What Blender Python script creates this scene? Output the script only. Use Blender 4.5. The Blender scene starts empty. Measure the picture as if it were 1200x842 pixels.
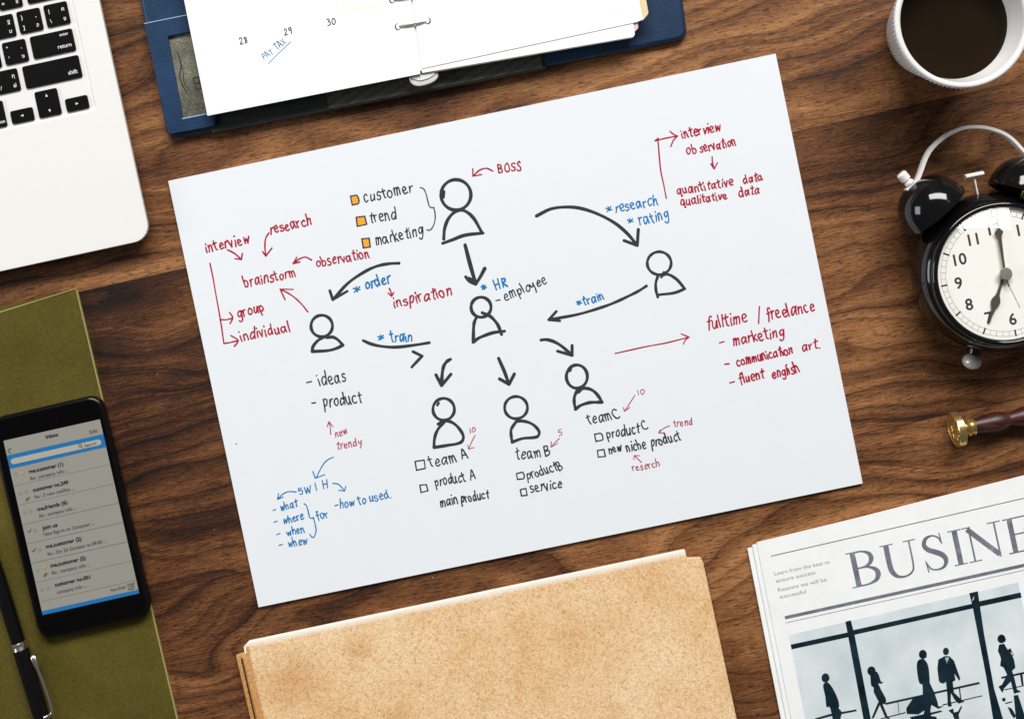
import bpy, bmesh, math, random
from mathutils import Vector, Matrix, Quaternion
random.seed(7)
sc = bpy.context.scene
COL = sc.collection

# ------------------------------------------------------------------ camera, light, exposure
H = 0.90                      # camera height above the desk (metres)
S = 1.0 / 1731.0              # metres per photo pixel on the desk top
PV = 230.0                    # photo row straight below the lens (the photograph is cropped off-centre)
CY = (421 - PV) * S
cam_d = bpy.data.cameras.new('camera')
cam = bpy.data.objects.new('camera', cam_d); COL.objects.link(cam)
cam.location = (0, CY, H); cam_d.shift_y = -(421 - PV) / 1200.0
cam_d.sensor_width = 36.0
cam_d.lens = 36.0 * H / (1200 * S)
cam_d.clip_start = 0.01; cam_d.clip_end = 50
sc.camera = cam

w = bpy.data.worlds.new('World'); sc.world = w; w.use_nodes = True
bg = w.node_tree.nodes['Background']
bg.inputs[0].default_value = (0.93, 0.96, 1.0, 1); bg.inputs[1].default_value = 0.085

def area(name, loc, target, sx, sy, power, col):
    l = bpy.data.lights.new(name, 'AREA'); l.shape = 'RECTANGLE'; l.size = sx; l.size_y = sy
    l.energy = power; l.color = col
    o = bpy.data.objects.new(name, l); COL.objects.link(o); o.location = loc
    o.rotation_euler = (Vector(target) - Vector(loc)).to_track_quat('-Z', 'Y').to_euler()
    return o
area('window_light', (0.2, 3.3, 3.1), (0.0, -0.1, 0), 4.0, 1.45, 318.0, (1.0, 0.98, 0.955))
area('side_window_light', (-2.6, 0.0, 1.15), (0.0, -0.05, 0), 1.2, 0.9, 21.0, (0.93, 0.965, 1.0))
sc.view_settings.view_transform = 'Standard'; sc.view_settings.look = 'None'
sc.view_settings.exposure = 0.0; sc.view_settings.gamma = 1.0

# ------------------------------------------------------------------ helpers
def P(px, py, z=0.0):
    f = (H - z) / H * S
    return Vector(((px - 600) * f, CY + (PV - py) * f, z))

def lin(r, g, b):
    return tuple(((c / 255) / 12.92 if c / 255 <= 0.04045 else ((c / 255 + 0.055) / 1.055) ** 2.4) for c in (r, g, b))

def wl(o):
    v = Vector((0, 0, 0))
    while o is not None:
        v += o.location; o = o.parent
    return v

def thing(name, label, cat, loc, group=None):
    o = bpy.data.objects.new(name, None); COL.objects.link(o); o.location = loc
    o.empty_display_size = 0.02
    o['label'] = label; o['category'] = cat
    if group: o['group'] = group
    return o

class MB:
    """collects vertices and faces (world coordinates), linked as one mesh object"""
    def __init__(s): s.v = []; s.f = []; s.m = []
    def add(s, vs, fs, mi=0):
        n = len(s.v); s.v += [Vector(v) for v in vs]
        for f in fs: s.f.append([n + i for i in f]); s.m.append(mi)
    def build(s, name, mats, parent=None, smooth=False, bevel=0, label=None, ang=40):
        off = wl(parent) if parent else Vector((0, 0, 0))
        me = bpy.data.meshes.new(name)
        me.from_pydata([v - off for v in s.v], [], s.f)
        mats = mats if isinstance(mats, (list, tuple)) else [mats]
        for m in mats: me.materials.append(m)
        for p, mi in zip(me.polygons, s.m): p.material_index = mi
        bm = bmesh.new(); bm.from_mesh(me)
        if bevel is not None and not getattr(s, 'open', False):
            bmesh.ops.recalc_face_normals(bm, faces=bm.faces)
        bm.to_mesh(me); bm.free()
        if smooth:
            for p in me.polygons: p.use_smooth = True
            me.set_sharp_from_angle(angle=math.radians(ang))
        o = bpy.data.objects.new(name, me); COL.objects.link(o)
        if parent: o.parent = parent
        if bevel:
            b = o.modifiers.new('bevel', 'BEVEL'); b.width = bevel; b.segments = 3
            b.limit_method = 'ANGLE'; b.angle_limit = math.radians(40)
        if label: o['label'] = label
        return o

def prism_mb(mb, pts, z0, z1, mi=0):
    """pts: photo pixels of the outline, read at the height z1"""
    n = len(pts)
    top = [P(x, y, z1) for x, y in pts]
    bot = [Vector((p.x, p.y, z0)) for p in top]
    mb.add(top + bot, [list(range(n)), list(range(2 * n - 1, n - 1, -1))] +
           [[i, (i + 1) % n, n + (i + 1) % n, n + i] for i in range(n)], mi)

def prism(name, pts, z0, z1, m, parent=None, bevel=0, label=None, smooth=False):
    mb = MB(); prism_mb(mb, pts, z0, z1)
    return mb.build(name, m, parent, bevel=bevel, label=label, smooth=smooth)

def rpoly(pts, r, n=7):
    """rounded polygon (pixel units); r a number or a list"""
    out = []; k = len(pts)
    for i in range(k):
        ri = r[i] if isinstance(r, (list, tuple)) else r
        p = Vector((*pts[i], 0)); a = Vector((*pts[i - 1], 0)); b = Vector((*pts[(i + 1) % k], 0))
        if ri <= 0: out.append((p.x, p.y)); continue
        d1 = (a - p).normalized(); d2 = (b - p).normalized()
        half = d1.angle(d2) / 2
        t = ri / math.tan(half)
        c = p + (d1 + d2).normalized() * (ri / math.sin(half))
        s0 = p + d1 * t - c; s1 = p + d2 * t - c
        full = s0.angle(s1)
        sg = 1 if s0.cross(s1).z > 0 else -1
        for j in range(n + 1):
            th = sg * full * j / n
            q = Vector((s0.x * math.cos(th) - s0.y * math.sin(th), s0.x * math.sin(th) + s0.y * math.cos(th), 0)) + c
            out.append((q.x, q.y))
    return out

TILT = math.radians(12.2)
UX, UY = math.cos(TILT), -math.sin(TILT)     # "along the lines", pixels, y down
def box_px(cx, cy, bw, bh, t=TILT):
    c, s = math.cos(t), math.sin(t)
    return [(cx + a * c + b * s, cy - a * s + b * c) for a, b in
            ((-bw / 2, -bh / 2), (bw / 2, -bh / 2), (bw / 2, bh / 2), (-bw / 2, bh / 2))]

def lathe(mb, prof, org, axis, segs=64, rad=None, mi=0, close=False):
    """prof: (radius, distance along the axis)"""
    axis = Vector(axis).normalized()
    q = Vector((0, 0, 1)).rotation_difference(axis)
    n = len(prof); vs = []; fs = []
    for r, h in prof:
        for k in range(segs):
            a = 2 * math.pi * k / segs
            rr = rad(r, h, a) if rad else r
            vs.append(Vector(org) + q @ Vector((rr * math.cos(a), rr * math.sin(a), h)))
    for i in range(n - 1):
        for k in range(segs):
            fs.append([i * segs + k, i * segs + (k + 1) % segs, (i + 1) * segs + (k + 1) % segs, (i + 1) * segs + k])
    if prof[0][0] > 0: fs.append(list(range(segs - 1, -1, -1)))
    if prof[-1][0] > 0 and not close: fs.append([(n - 1) * segs + k for k in range(segs)])
    mb.add(vs, fs, mi)

def sweep(mb, pts, w_, h_, up=(0, 0, 1), n=8, mi=0, taper=None):
    """elliptic section w_ (across) x h_ (along up) swept on pts"""
    pts = [Vector(p) for p in pts]; vs = []; fs = []; up = Vector(up)
    for i, p in enumerate(pts):
        t = (pts[min(i + 1, len(pts) - 1)] - pts[max(i - 1, 0)]).normalized()
        sd = t.cross(up).normalized(); u2 = sd.cross(t).normalized()
        k = taper(i / (len(pts) - 1)) if taper else 1
        for j in range(n):
            a = 2 * math.pi * (j + 0.5) / n
            vs.append(p + sd * (math.cos(a) * w_ / 2 * k) + u2 * (math.sin(a) * h_ / 2 * k))
    for i in range(len(pts) - 1):
        for j in range(n):
            fs.append([i * n + j, i * n + (j + 1) % n, (i + 1) * n + (j + 1) % n, (i + 1) * n + j])
    fs.append(list(range(n - 1, -1, -1))); fs.append([(len(pts) - 1) * n + j for j in range(n)])
    mb.add(vs, fs, mi)

def crom(pts, n=6, closed=False):
    """Catmull-Rom through 2-D or 3-D points"""
    if len(pts) < 3: return [tuple(p) for p in pts]
    P4 = [Vector(p) for p in pts]; out = []
    k = len(P4); rng = k if closed else k - 1
    for i in range(rng):
        p1 = P4[i]; p2 = P4[(i + 1) % k]
        p0 = P4[i - 1] if (i > 0 or closed) else p1 + (p1 - p2)
        p3 = P4[(i + 2) % k] if (i + 2 < k or closed) else p2 + (p2 - p1)
        for j in range(n):
            t = j / n
            out.append(tuple(0.5 * ((2 * p1) + (p2 - p0) * t + (2 * p0 - 5 * p1 + 4 * p2 - p3) * t * t + (3 * p1 - p0 - 3 * p2 + p3) * t ** 3)))
    out.append(tuple(P4[0] if closed else P4[-1]))
    return out

class Ink:
    """flat ink strokes (pixel coordinates) lying on a sheet at height z"""
    def __init__(s, z): s.mb = MB(); s.mb.open = True; s.z = z; s.k = 0
    def stroke(s, pts, wd, cap=True, widths=None, mi=0):
        q = [Vector((p[0], p[1], 0)) for p in pts]
        if widths: ws = widths
        else:
            p0, p1 = random.uniform(0, 6), random.uniform(0.25, 0.6)       # pen pressure
            ws = [wd * (1 + 0.10 * math.sin(p0 + p1 * i)) if cap else wd for i in range(len(q))]
        clean = [q[0]]; cw = [ws[0]]
        for p, ww in zip(q[1:], ws[1:]):
            if (p - clean[-1]).length > 0.05: clean.append(p); cw.append(ww)
        q, ws = clean, cw
        if len(q) < 2:
            q = [q[0], q[0] + Vector((0.3, 0, 0))]; ws = [ws[0]] * 2
        z = s.z + 0.000012 * (s.k % 12); s.k += 1
        vs = []; fs = []; N = len(q)
        for i, p in enumerate(q):
            d = q[min(i + 1, N - 1)] - q[max(i - 1, 0)]
            if d.length < 1e-6: d = Vector((1, 0, 0))
            d.normalize(); nn = Vector((-d.y, d.x, 0))
            if 0 < i < N - 1:
                a = (q[i] - q[i - 1]).normalized(); b = (q[i + 1] - q[i]).normalized()
                mm = min(1.25, 1 / max(0.6, math.cos(a.angle(b, 0) / 2)))
            else: mm = 1
            zz = z + 0.00001 * i / N
            for sg in (1, -1):
                r = p + nn * (sg * ws[i] / 2 * mm); vs.append(P(r.x, r.y, zz))
        for i in range(N - 1): fs.append([2 * i, 2 * i + 2, 2 * i + 3, 2 * i + 1])
        if cap:
            for i, j in ((0, 1), (N - 1, N - 2)):
                d = (q[i] - q[j]).normalized(); a0 = math.atan2(d.y, d.x); base = len(vs)
                zz = z + 0.00001 * i / N
                for t in range(7):
                    a = a0 - math.pi / 2 + math.pi * t / 6
                    vs.append(P(q[i].x + math.cos(a) * ws[i] / 2, q[i].y + math.sin(a) * ws[i] / 2, zz))
                fs.append(list(range(base, base + 7)))
        s.mb.add(vs, fs, mi)
    def curve(s, pts, wd, n=8, closed=False): s.stroke(crom(pts, n, closed), wd * 1.1)
    def fill(s, pts, mi=0):
        z = s.z + 0.000012 * (s.k % 12); s.k += 1
        s.mb.add([P(x, y, z) for x, y in pts], [list(range(len(pts)))], mi)
    def build(s, name, m, parent, label=None):
        o = s.mb.build(name, m, parent, bevel=None, label=label)
        me = o.data; bm = bmesh.new(); bm.from_mesh(me)
        for f in bm.faces:
            f.normal_update()
            if f.normal.z < 0: f.normal_flip()
        bm.to_mesh(me); bm.free()
        return o

G = {}
def gdef(ch, adv, d):
    low = ch.islower() or ch in '-*./'
    def sq(p):
        x, y = map(float, p.split(','))
        if low and y > 10: y = 10 + (y - 10) * 0.74
        if y < 0: y *= 0.85
        return (x, y)
    G[ch] = (adv, [[sq(p) for p in st.split()] for st in d.split('|')])
gdef('a', 9, '6.5,8 4,10 1.2,7 1.2,2 3,0 6,4.5 7,9.5|7,9.8 6.8,4 7.6,0')
gdef('b', 8, '1,19 1.2,10 1.2,0.5|1.2,6 3,9.5 6,8.5 6.5,4 4,0.3 1.2,1')
gdef('c', 7.5, '6,8.5 4,10 1.2,7 1.2,2.5 3.5,0 6.2,1.5')
gdef('d', 8.5, '6.5,8 4,10 1,6.5 1.2,1.5 3.5,0.3 6.5,4.5|7,19 6.8,9 7,0')
gdef('e', 7.8, '1.4,4.8 5.8,6 5.8,8.8 3.5,10 1.2,7 1.3,2.5 3.6,0 6.6,1.4')
gdef('f', 6, '6,17 4.2,19 2.8,16 2.8,8 2.5,-1|0.3,9.5 5.5,10.3')
gdef('g', 8, '6.5,8.5 4,10 1.2,7 2,2.5 4.5,2.5 6.8,8|6.9,9.8 6.8,2 5.8,-5 3,-6.5 1,-4.5')
gdef('h', 8, '1,19 1.2,9 1,0|1.2,5.5 3.5,9.5 5.5,8.5 6,4 6.5,0')
gdef('i', 3.6, '1.5,8.8 1.6,4 1.8,0|1.3,15.2 1.7,16')
gdef('k', 7.2, '1,18 1.2,8 1,0|6,10 1.4,5 3.5,3.4 6.2,0')
gdef('l', 3.4, '1.2,19 1.3,8 1.5,0')
gdef('m', 10.5, '1,9.8 1.2,5 1,0|1.2,6 3,9.8 4.5,8 4.5,0|4.5,6 6.5,9.8 8.2,8 8.6,0')
gdef('n', 8, '1,9.8 1.2,5 1,0|1.2,6 3.5,9.8 5.6,8.5 6,4 6.4,0')
gdef('o', 8, '4,10 1.2,7.5 1.2,2.5 3.8,0 6.5,3 6.3,8 4,10')
gdef('p', 7.8, '1.2,9.8 1.2,2 1.3,-7|1.2,6.5 3.5,10 6.2,8.5 6,3.5 3.5,1 1.3,2.5')
gdef('q', 8.4, '6.5,8.5 4,10 1.2,7 1.4,2 4,1 6.8,6|6.9,9.8 6.9,2 7,-5 8,-3.5')
gdef('r', 6, '1,9.8 1.3,5 1.2,0|1.3,6 3,9.2 5.5,9.8')
gdef('s', 7, '6,9 3.5,10.3 1.3,8 3,5.6 5.6,4 5.5,1.2 3,-.2 0.8,1')
gdef('t', 6.2, '3.2,17 3,8 3.2,1.5 4.8,0.2|0.6,10.8 6,12')
gdef('u', 8.3, '1,9.8 1.2,2.5 3,0 5.5,3 6.2,9.5|6.2,9.5 6.3,4 7,0')
gdef('v', 7, '0.8,9.8 3.2,0.2|3.2,0.2 6,10')
gdef('w', 10, '0.6,9.8 2.4,0.3|2.4,0.3 4.4,8|4.4,8 6.6,0.3|6.6,0.3 8.8,10')
gdef('y', 7.5, '1,9.8 1.6,5 4,4 6,9.8|6.2,9.8 5.4,1 3.8,-7')
gdef('A', 9, '0.5,0 4,17|4,17 5,16.5 7.8,0|1.8,6 7,6.8')
gdef('B', 8, '1.2,17 1,0|1.2,17 5,16.5 5.5,11.5 1.5,9|1.5,9 6,7 6,1.5 1,0')
gdef('C', 8.5, '7,14.5 4.5,17 1.2,12 1.3,4 4,0 7.2,2')
gdef('H', 9, '1,17 1.2,0|6.8,17 7,0|1.2,8.5 6.9,9')
gdef('R', 8.5, '1.2,17 1,0|1.2,17 5.5,16 5.3,11 1.4,8.8|1.4,8.8 6.8,0')
gdef('W', 11.5, '0.5,17 2.8,0.5|2.8,0.5 5,13|5,13 7.5,0.5|7.5,0.5 10,17')
gdef('S', 8, '6.5,15 4,17.3 1.4,14.5 3,10 6,6.5 5.5,1.5 3,-.2 .8,2')
gdef('O', 9, '4.5,17 1.2,12.5 1.2,4 4.3,0 7.5,4.5 7.3,13 4.5,17')
gdef('P', 8, '1.2,17 1,0|1.2,17 6,15.5 5.5,10 1.4,8')
gdef('T', 8.5, '4,17 4.2,0|0.5,16.5 8,17.3')
gdef('X', 8.5, '1,17 7.5,0|7.2,17 1,0')
gdef('Y', 8, '1,17 4,9|7.5,17 4,9 3,0')
gdef('0', 8, '4,16 1.2,12 1.2,4 4,0 6.8,4 6.8,12 4,16')
gdef('1', 4, '2,16 2,0')
gdef('2', 8, '1,13 3.5,16 6,13 4.5,7 1,0.2|1,0.2 6.8,0.5')
gdef('3', 8, '1,15 4.5,16 5.8,12 3,9|3,9 6.5,6.5 5.5,1.2 1,0.8')
gdef('5', 7.5, '6.5,16 1.8,15.5|1.8,15.5 1.5,9.5 5,10 6.2,5 4,0.5 0.8,1.5')
gdef('8', 8, '6,14 4,16 1.8,13 5.8,5 4,0.2 1.5,3 5.5,11 6,14')
gdef('9', 8, '6,13 3.8,16 1.4,12.5 3,9 6,12|6.2,14 6,6 5,0')
gdef('/', 6.5, '0.5,-4 5.5,21')
gdef('.', 3, '1.2,0 1.7,0.5')
gdef('-', 6.5, '0.5,5 5,5.4')
gdef('*', 8, '3.5,10 3.8,3|0.8,8 6.6,4.6|6.6,8.8 1.2,3.6')
gdef(' ', 5, '0,0 0,0')

def write(ink, text, x0, y0, x1, y1, xh, wd, jit=1.0):
    adv = sum(G[c][0] for c in text)
    L = math.hypot(x1 - x0, y1 - y0); a = math.atan2(y1 - y0, x1 - x0)
    sx = L / adv; sy = xh / 10.0; cx = 0
    for c in text:
        ad, sts = G[c]
        if c != ' ':
            rot = random.uniform(-0.16, 0.16) * jit; dy = random.uniform(-0.8, 0.8) * jit; sc_ = 1 + random.uniform(-0.12, 0.1) * jit
            for st in sts:
                pts = []
                for gx, gy in st:
                    lx, ly = (gx - ad / 2) * sx * 0.87, gy * sy * sc_ * 0.93
                    lx, ly = lx - ly * math.sin(rot), ly
                    lx += cx + ad / 2 * sx; ly += dy * sy
                    pts.append((x0 + lx * math.cos(a) + ly * math.sin(a), y0 + lx * math.sin(a) - ly * math.cos(a)))
                ink.stroke(crom([(a_ + random.uniform(-.38, .38) * jit, b_ + random.uniform(-.38, .38) * jit) for a_, b_ in pts], 5), wd * 1.06)
        cx += ad * sx

def print_text(mb, text, x0, y0, x1, y1, z, cap, bold=0.0, mi=0, keep=False, right=False):
    """printed lettering from the built-in font; baseline from (x0,y0) to (x1,y1), cap height in pixels"""
    cu = bpy.data.curves.new('lettering', 'FONT'); cu.body = text; cu.size = 1.0; cu.offset = bold
    cu.resolution_u = 3
    o = bpy.data.objects.new('lettering', cu); COL.objects.link(o)
    bpy.context.view_layer.update()
    me = bpy.data.meshes.new_from_object(o.evaluated_get(bpy.context.evaluated_depsgraph_get()))
    xs = [v.co.x for v in me.vertices]
    mn, mx = min(xs), max(xs)
    L = math.hypot(x1 - x0, y1 - y0); a = math.atan2(y1 - y0, x1 - x0)
    sy = cap / 0.72; sx = sy if keep else L / (mx - mn)
    cxm = (mn + mx) / 2
    vs = []
    for v in me.vertices:
        if right: lx = (v.co.x - mx) * sy + L
        elif keep: lx = (v.co.x - cxm) * sx + L / 2
        else: lx = (v.co.x - mn) * sx
        ly = v.co.y * sy
        vs.append(P(x0 + lx * math.cos(a) + ly * math.sin(a), y0 + lx * math.sin(a) - ly * math.cos(a), z))
    mb.add(vs, [list(p.vertices) for p in me.polygons], mi)
    bpy.data.objects.remove(o); bpy.data.curves.remove(cu); bpy.data.meshes.remove(me)

# ------------------------------------------------------------------ materials
def nodes(m):
    m.use_nodes = True
    nt = m.node_tree
    return nt, nt.nodes['Principled BSDF']
def nd(nt, t, ins=None, **kw):
    n = nt.nodes.new(t)
    for k, v in kw.items(): setattr(n, k, v)
    for k, v in (ins or {}).items():
        if isinstance(v, bpy.types.NodeSocket): nt.links.new(v, n.inputs[k])
        else: n.inputs[k].default_value = v
    return n
def ramp(nt, fac, stops):
    n = nt.nodes.new('ShaderNodeValToRGB'); nt.links.new(fac, n.inputs[0])
    e = n.color_ramp.elements
    while len(e) < len(stops): e.new(0.5)
    for el, (p, c) in zip(e, stops):
        el.position = p; el.color = (*c, 1) if len(c) == 3 else c
    return n.outputs[0]
def g1(v): return (v, v, v)
def math_(nt, op, a, b=0.0, c=0.0):
    n = nt.nodes.new('ShaderNodeMath'); n.operation = op
    for i, v in enumerate((a, b, c)):
        if isinstance(v, bpy.types.NodeSocket): nt.links.new(v, n.inputs[i])
        else: n.inputs[i].default_value = v
    return n.outputs[0]
def mix(nt, fac, a, b, mode='MIX'):
    n = nt.nodes.new('ShaderNodeMix'); n.data_type = 'RGBA'; n.blend_type = mode
    for k, v in ((0, fac), (6, a), (7, b)):
        if isinstance(v, bpy.types.NodeSocket): nt.links.new(v, n.inputs[k])
        else: n.inputs[k].default_value = v if k == 0 else ((*v, 1) if len(v) == 3 else v)
    return n.outputs[2]
def noise(nt, vec, scale, detail=2, rough=0.5, dist=0.0):
    return nd(nt, 'ShaderNodeTexNoise', {'Vector': vec, 'Scale': scale, 'Detail': detail, 'Roughness': rough, 'Distortion': dist}).outputs['Fac']
def obco(nt): return nt.nodes.new('ShaderNodeTexCoord').outputs['Object']
def bump(nt, bs, h, strength, dist):
    b = nd(nt, 'ShaderNodeBump', {'Height': h, 'Strength': strength, 'Distance': dist})
    nt.links.new(b.outputs[0], bs.inputs['Normal'])

def mat(name, col, rough=0.5, metal=0.0, var=0.0, vscale=200, bmp=0.0, bscale=1500, bdist=0.0002, coat=0.0, spec=0.5):
    m = bpy.data.materials.new(name); nt, bs = nodes(m)
    bs.inputs['Base Color'].default_value = (*col, 1); bs.inputs['Roughness'].default_value = rough
    bs.inputs['Metallic'].default_value = metal; bs.inputs['Coat Weight'].default_value = coat
    bs.inputs['Specular IOR Level'].default_value = spec
    co = obco(nt)
    if var:
        f = noise(nt, co, vscale, 4, 0.6)
        c = ramp(nt, f, [(0.3, tuple(max(0, x * (1 - var)) for x in col)), (0.7, tuple(min(1, x * (1 + var)) for x in col))])
        nt.links.new(c, bs.inputs['Base Color'])
    if bmp:
        bump(nt, bs, noise(nt, co, bscale, 3, 0.6), bmp, bdist)
    return m

M_paper = mat('paper', (0.765, 0.80, 0.835), 0.75, var=0.006, vscale=60, bmp=0.05, bscale=900, spec=0.2)
M_page = mat('planner_page', (0.90, 0.90, 0.895), 0.7, var=0.008, vscale=50, bmp=0.05, bscale=600, spec=0.2)
M_news = mat('newsprint', (0.86, 0.87, 0.875), 0.8, var=0.03, vscale=90, bmp=0.12, bscale=400, spec=0.15)
M_black = mat('black_marker_ink', lin(50, 54, 57), 0.7, var=0.12, vscale=300, spec=0.2)
M_red = mat('red_pen_ink', lin(170, 20, 52), 0.7, var=0.15, vscale=500, spec=0.2)
M_pink = mat('thin_red_pen_ink', lin(172, 72, 92), 0.7, var=0.12, vscale=500, spec=0.2)
M_blue = mat('blue_pen_ink', lin(0, 116, 180), 0.7, var=0.15, vscale=500, spec=0.2)
M_orange = mat('orange_highlighter', lin(240, 165, 55), 0.7, var=0.12, vscale=900, spec=0.2)
M_yellow = mat('pale_yellow_highlighter', lin(247, 246, 214), 0.7, spec=0.2)
M_faint = mat('faint_grey_print', lin(222, 224, 226), 0.7, spec=0.2)
M_alu = mat('pale_laptop_shell', (0.80, 0.79, 0.765), 0.42, metal=0.0, var=0.008, vscale=300, bmp=0.06, bscale=5000, bdist=0.00005, spec=0.35)
M_key = mat('black_keycap', (0.0028, 0.0028, 0.003), 0.6, bmp=0.05, bscale=6000, bdist=0.00005, spec=0.10)
M_legend = mat('white_key_print', (0.75, 0.75, 0.75), 0.6)
M_cream = mat('cream_tab', lin(226, 206, 160), 0.7, var=0.05)
M_pinktab = mat('pink_tab', lin(224, 196, 186), 0.7, var=0.05)
M_gloss = mat('black_gloss_enamel', (0.004, 0.004, 0.0045), 0.09, spec=0.55)
M_chrome = mat('brushed_silver', (0.88, 0.86, 0.82), 0.3, metal=0.35, var=0.03, vscale=800)
M_ring = mat('ring_metal', (0.62, 0.57, 0.48), 0.3, metal=0.5)
M_satin = mat('satin_silver', (0.86, 0.84, 0.81), 0.35, metal=0.12, var=0.03, vscale=500)
M_brass = mat('brass', (0.72, 0.53, 0.22), 0.27, metal=0.9, var=0.08, vscale=600)
M_dial = mat('cream_dial', (0.93, 0.915, 0.87), 0.6, var=0.005)
M_num = mat('dark_dial_print', lin(52, 48, 44), 0.6)
M_hand = mat('aged_steel_hand', lin(92, 86, 74), 0.4, metal=0.3, var=0.1, vscale=1500)
M_hub = mat('hub_metal', lin(140, 134, 124), 0.35, metal=0.2)
M_china = mat('white_china', (0.82, 0.81, 0.79), 0.25, coat=0.2)
M_coffee = mat('black_coffee', (0.014, 0.0085, 0.0045), 0.12, spec=0.2)
M_pblack = mat('phone_black', (0.003, 0.003, 0.0033), 0.22, spec=0.3)
M_pglass = mat('phone_front_glass', (0.0022, 0.0022, 0.0025), 0.12, spec=0.12)
M_screen = mat('dim_screen', lin(144, 142, 134), 0.35, var=0.012, vscale=30, spec=0.2)
M_sblue = mat('screen_blue', lin(36, 108, 164), 0.4, spec=0.2)
M_spill = mat('screen_search_field', lin(166, 163, 152), 0.4, spec=0.2)
M_sdark = mat('screen_dark_text', lin(42, 40, 37), 0.4, spec=0.2)
M_smid = mat('screen_grey_text', lin(88, 84, 77), 0.4, spec=0.2)
M_sline = mat('screen_divider', lin(122, 117, 106), 0.4, spec=0.2)
M_sstar = mat('screen_star', lin(200, 160, 60), 0.4, spec=0.2)
M_penblk = mat('pen_black_lacquer', (0.004, 0.004, 0.0045), 0.25, spec=0.3)
M_rose = mat('rose_silver', (0.95, 0.83, 0.76), 0.25, metal=1.0, var=0.04, vscale=800)
M_olive_edge = mat('olive_card_cut_edge', lin(176, 166, 104), 0.8, var=0.08)
M_photo_dark = mat('teal_black_print', lin(18, 36, 47), 0.75, var=0.6, vscale=90, spec=0.1)
M_thread = mat('dark_thread', lin(40, 22, 14), 0.8)

# leather for the planner cover
M_leather = bpy.data.materials.new('navy_leather'); nt, bs = nodes(M_leather); co = obco(nt)
c = ramp(nt, noise(nt, co, 28, 5, 0.6), [(0.3, lin(14, 38, 66)), (0.75, lin(30, 64, 98))])
nt.links.new(c, bs.inputs['Base Color']); bs.inputs['Roughness'].default_value = 0.42; bs.inputs['Specular IOR Level'].default_value = 0.4
v = nd(nt, 'ShaderNodeTexVoronoi', {'Vector': co, 'Scale': 900.0}).outputs['Distance']
bump(nt, bs, math_(nt, 'ADD', v, noise(nt, co, 120, 4, 0.6)), 0.25, 0.0003)
M_shade = bpy.data.materials.new('black_shade_leather'); nt, bs = nodes(M_shade); co = obco(nt)  # cover leather with the pages' shadow painted in; also fills punched holes
nt.links.new(ramp(nt, noise(nt, co, 40, 4, 0.6), [(0.3, lin(22, 26, 24)), (0.7, lin(36, 42, 40))]), bs.inputs['Base Color'])
bs.inputs['Roughness'].default_value = 0.6
bump(nt, bs, nd(nt, 'ShaderNodeTexVoronoi', {'Vector': co, 'Scale': 900.0}).outputs['Distance'], 0.2, 0.0002)
M_piping = mat('pale_blue_cut_edge', lin(150, 186, 208), 0.5)

# ribbed woven band and mesh window
def woven(name, c0, c1, sx, sy, rot):
    m = bpy.data.materials.new(name); nt, bs = nodes(m); co = obco(nt)
    mp = nd(nt, 'ShaderNodeMapping', {'Vector': co, 'Rotation': (0, 0, rot)}).outputs[0]
    a = nd(nt, 'ShaderNodeTexWave', {'Vector': mp, 'Scale': sx, 'Distortion': 0.6, 'Detail': 1.0}, bands_direction='X').outputs['Fac']
    b = nd(nt, 'ShaderNodeTexWave', {'Vector': mp, 'Scale': sy, 'Distortion': 0.6, 'Detail': 1.0}, bands_direction='Y').outputs['Fac']
    h = math_(nt, 'MULTIPLY', a, math_(nt, 'ADD', math_(nt, 'MULTIPLY', b, 0.6), 0.4))
    f = math_(nt, 'ADD', h, math_(nt, 'MULTIPLY', noise(nt, co, 500, 3, 0.6), 0.5))
    nt.links.new(ramp(nt, f, [(0.25, c0), (1.0, c1)]), bs.inputs['Base Color'])
    bs.inputs['Roughness'].default_value = 0.8
    bump(nt, bs, h, 0.5, 0.0004)
    return m
M_band = woven('grey_ribbed_band', lin(46, 46, 41), lin(104, 102, 92), 290, 60, -TILT - 0.35)
M_mesh = bpy.data.materials.new('green_grey_window_fabric'); nt, bs = nodes(M_mesh); co = obco(nt)
f = math_(nt, 'ADD', math_(nt, 'MULTIPLY', noise(nt, co, 1500, 2, 0.7), 0.6), math_(nt, 'MULTIPLY', noise(nt, co, 60, 4, 0.6), 0.4))
nt.links.new(ramp(nt, f, [(0.36, lin(44, 46, 36)), (0.52, lin(98, 98, 80)), (0.66, lin(150, 146, 132))]), bs.inputs['Base Color'])
bs.inputs['Roughness'].default_value = 0.7
bump(nt, bs, f, 0.3, 0.0003)

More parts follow.
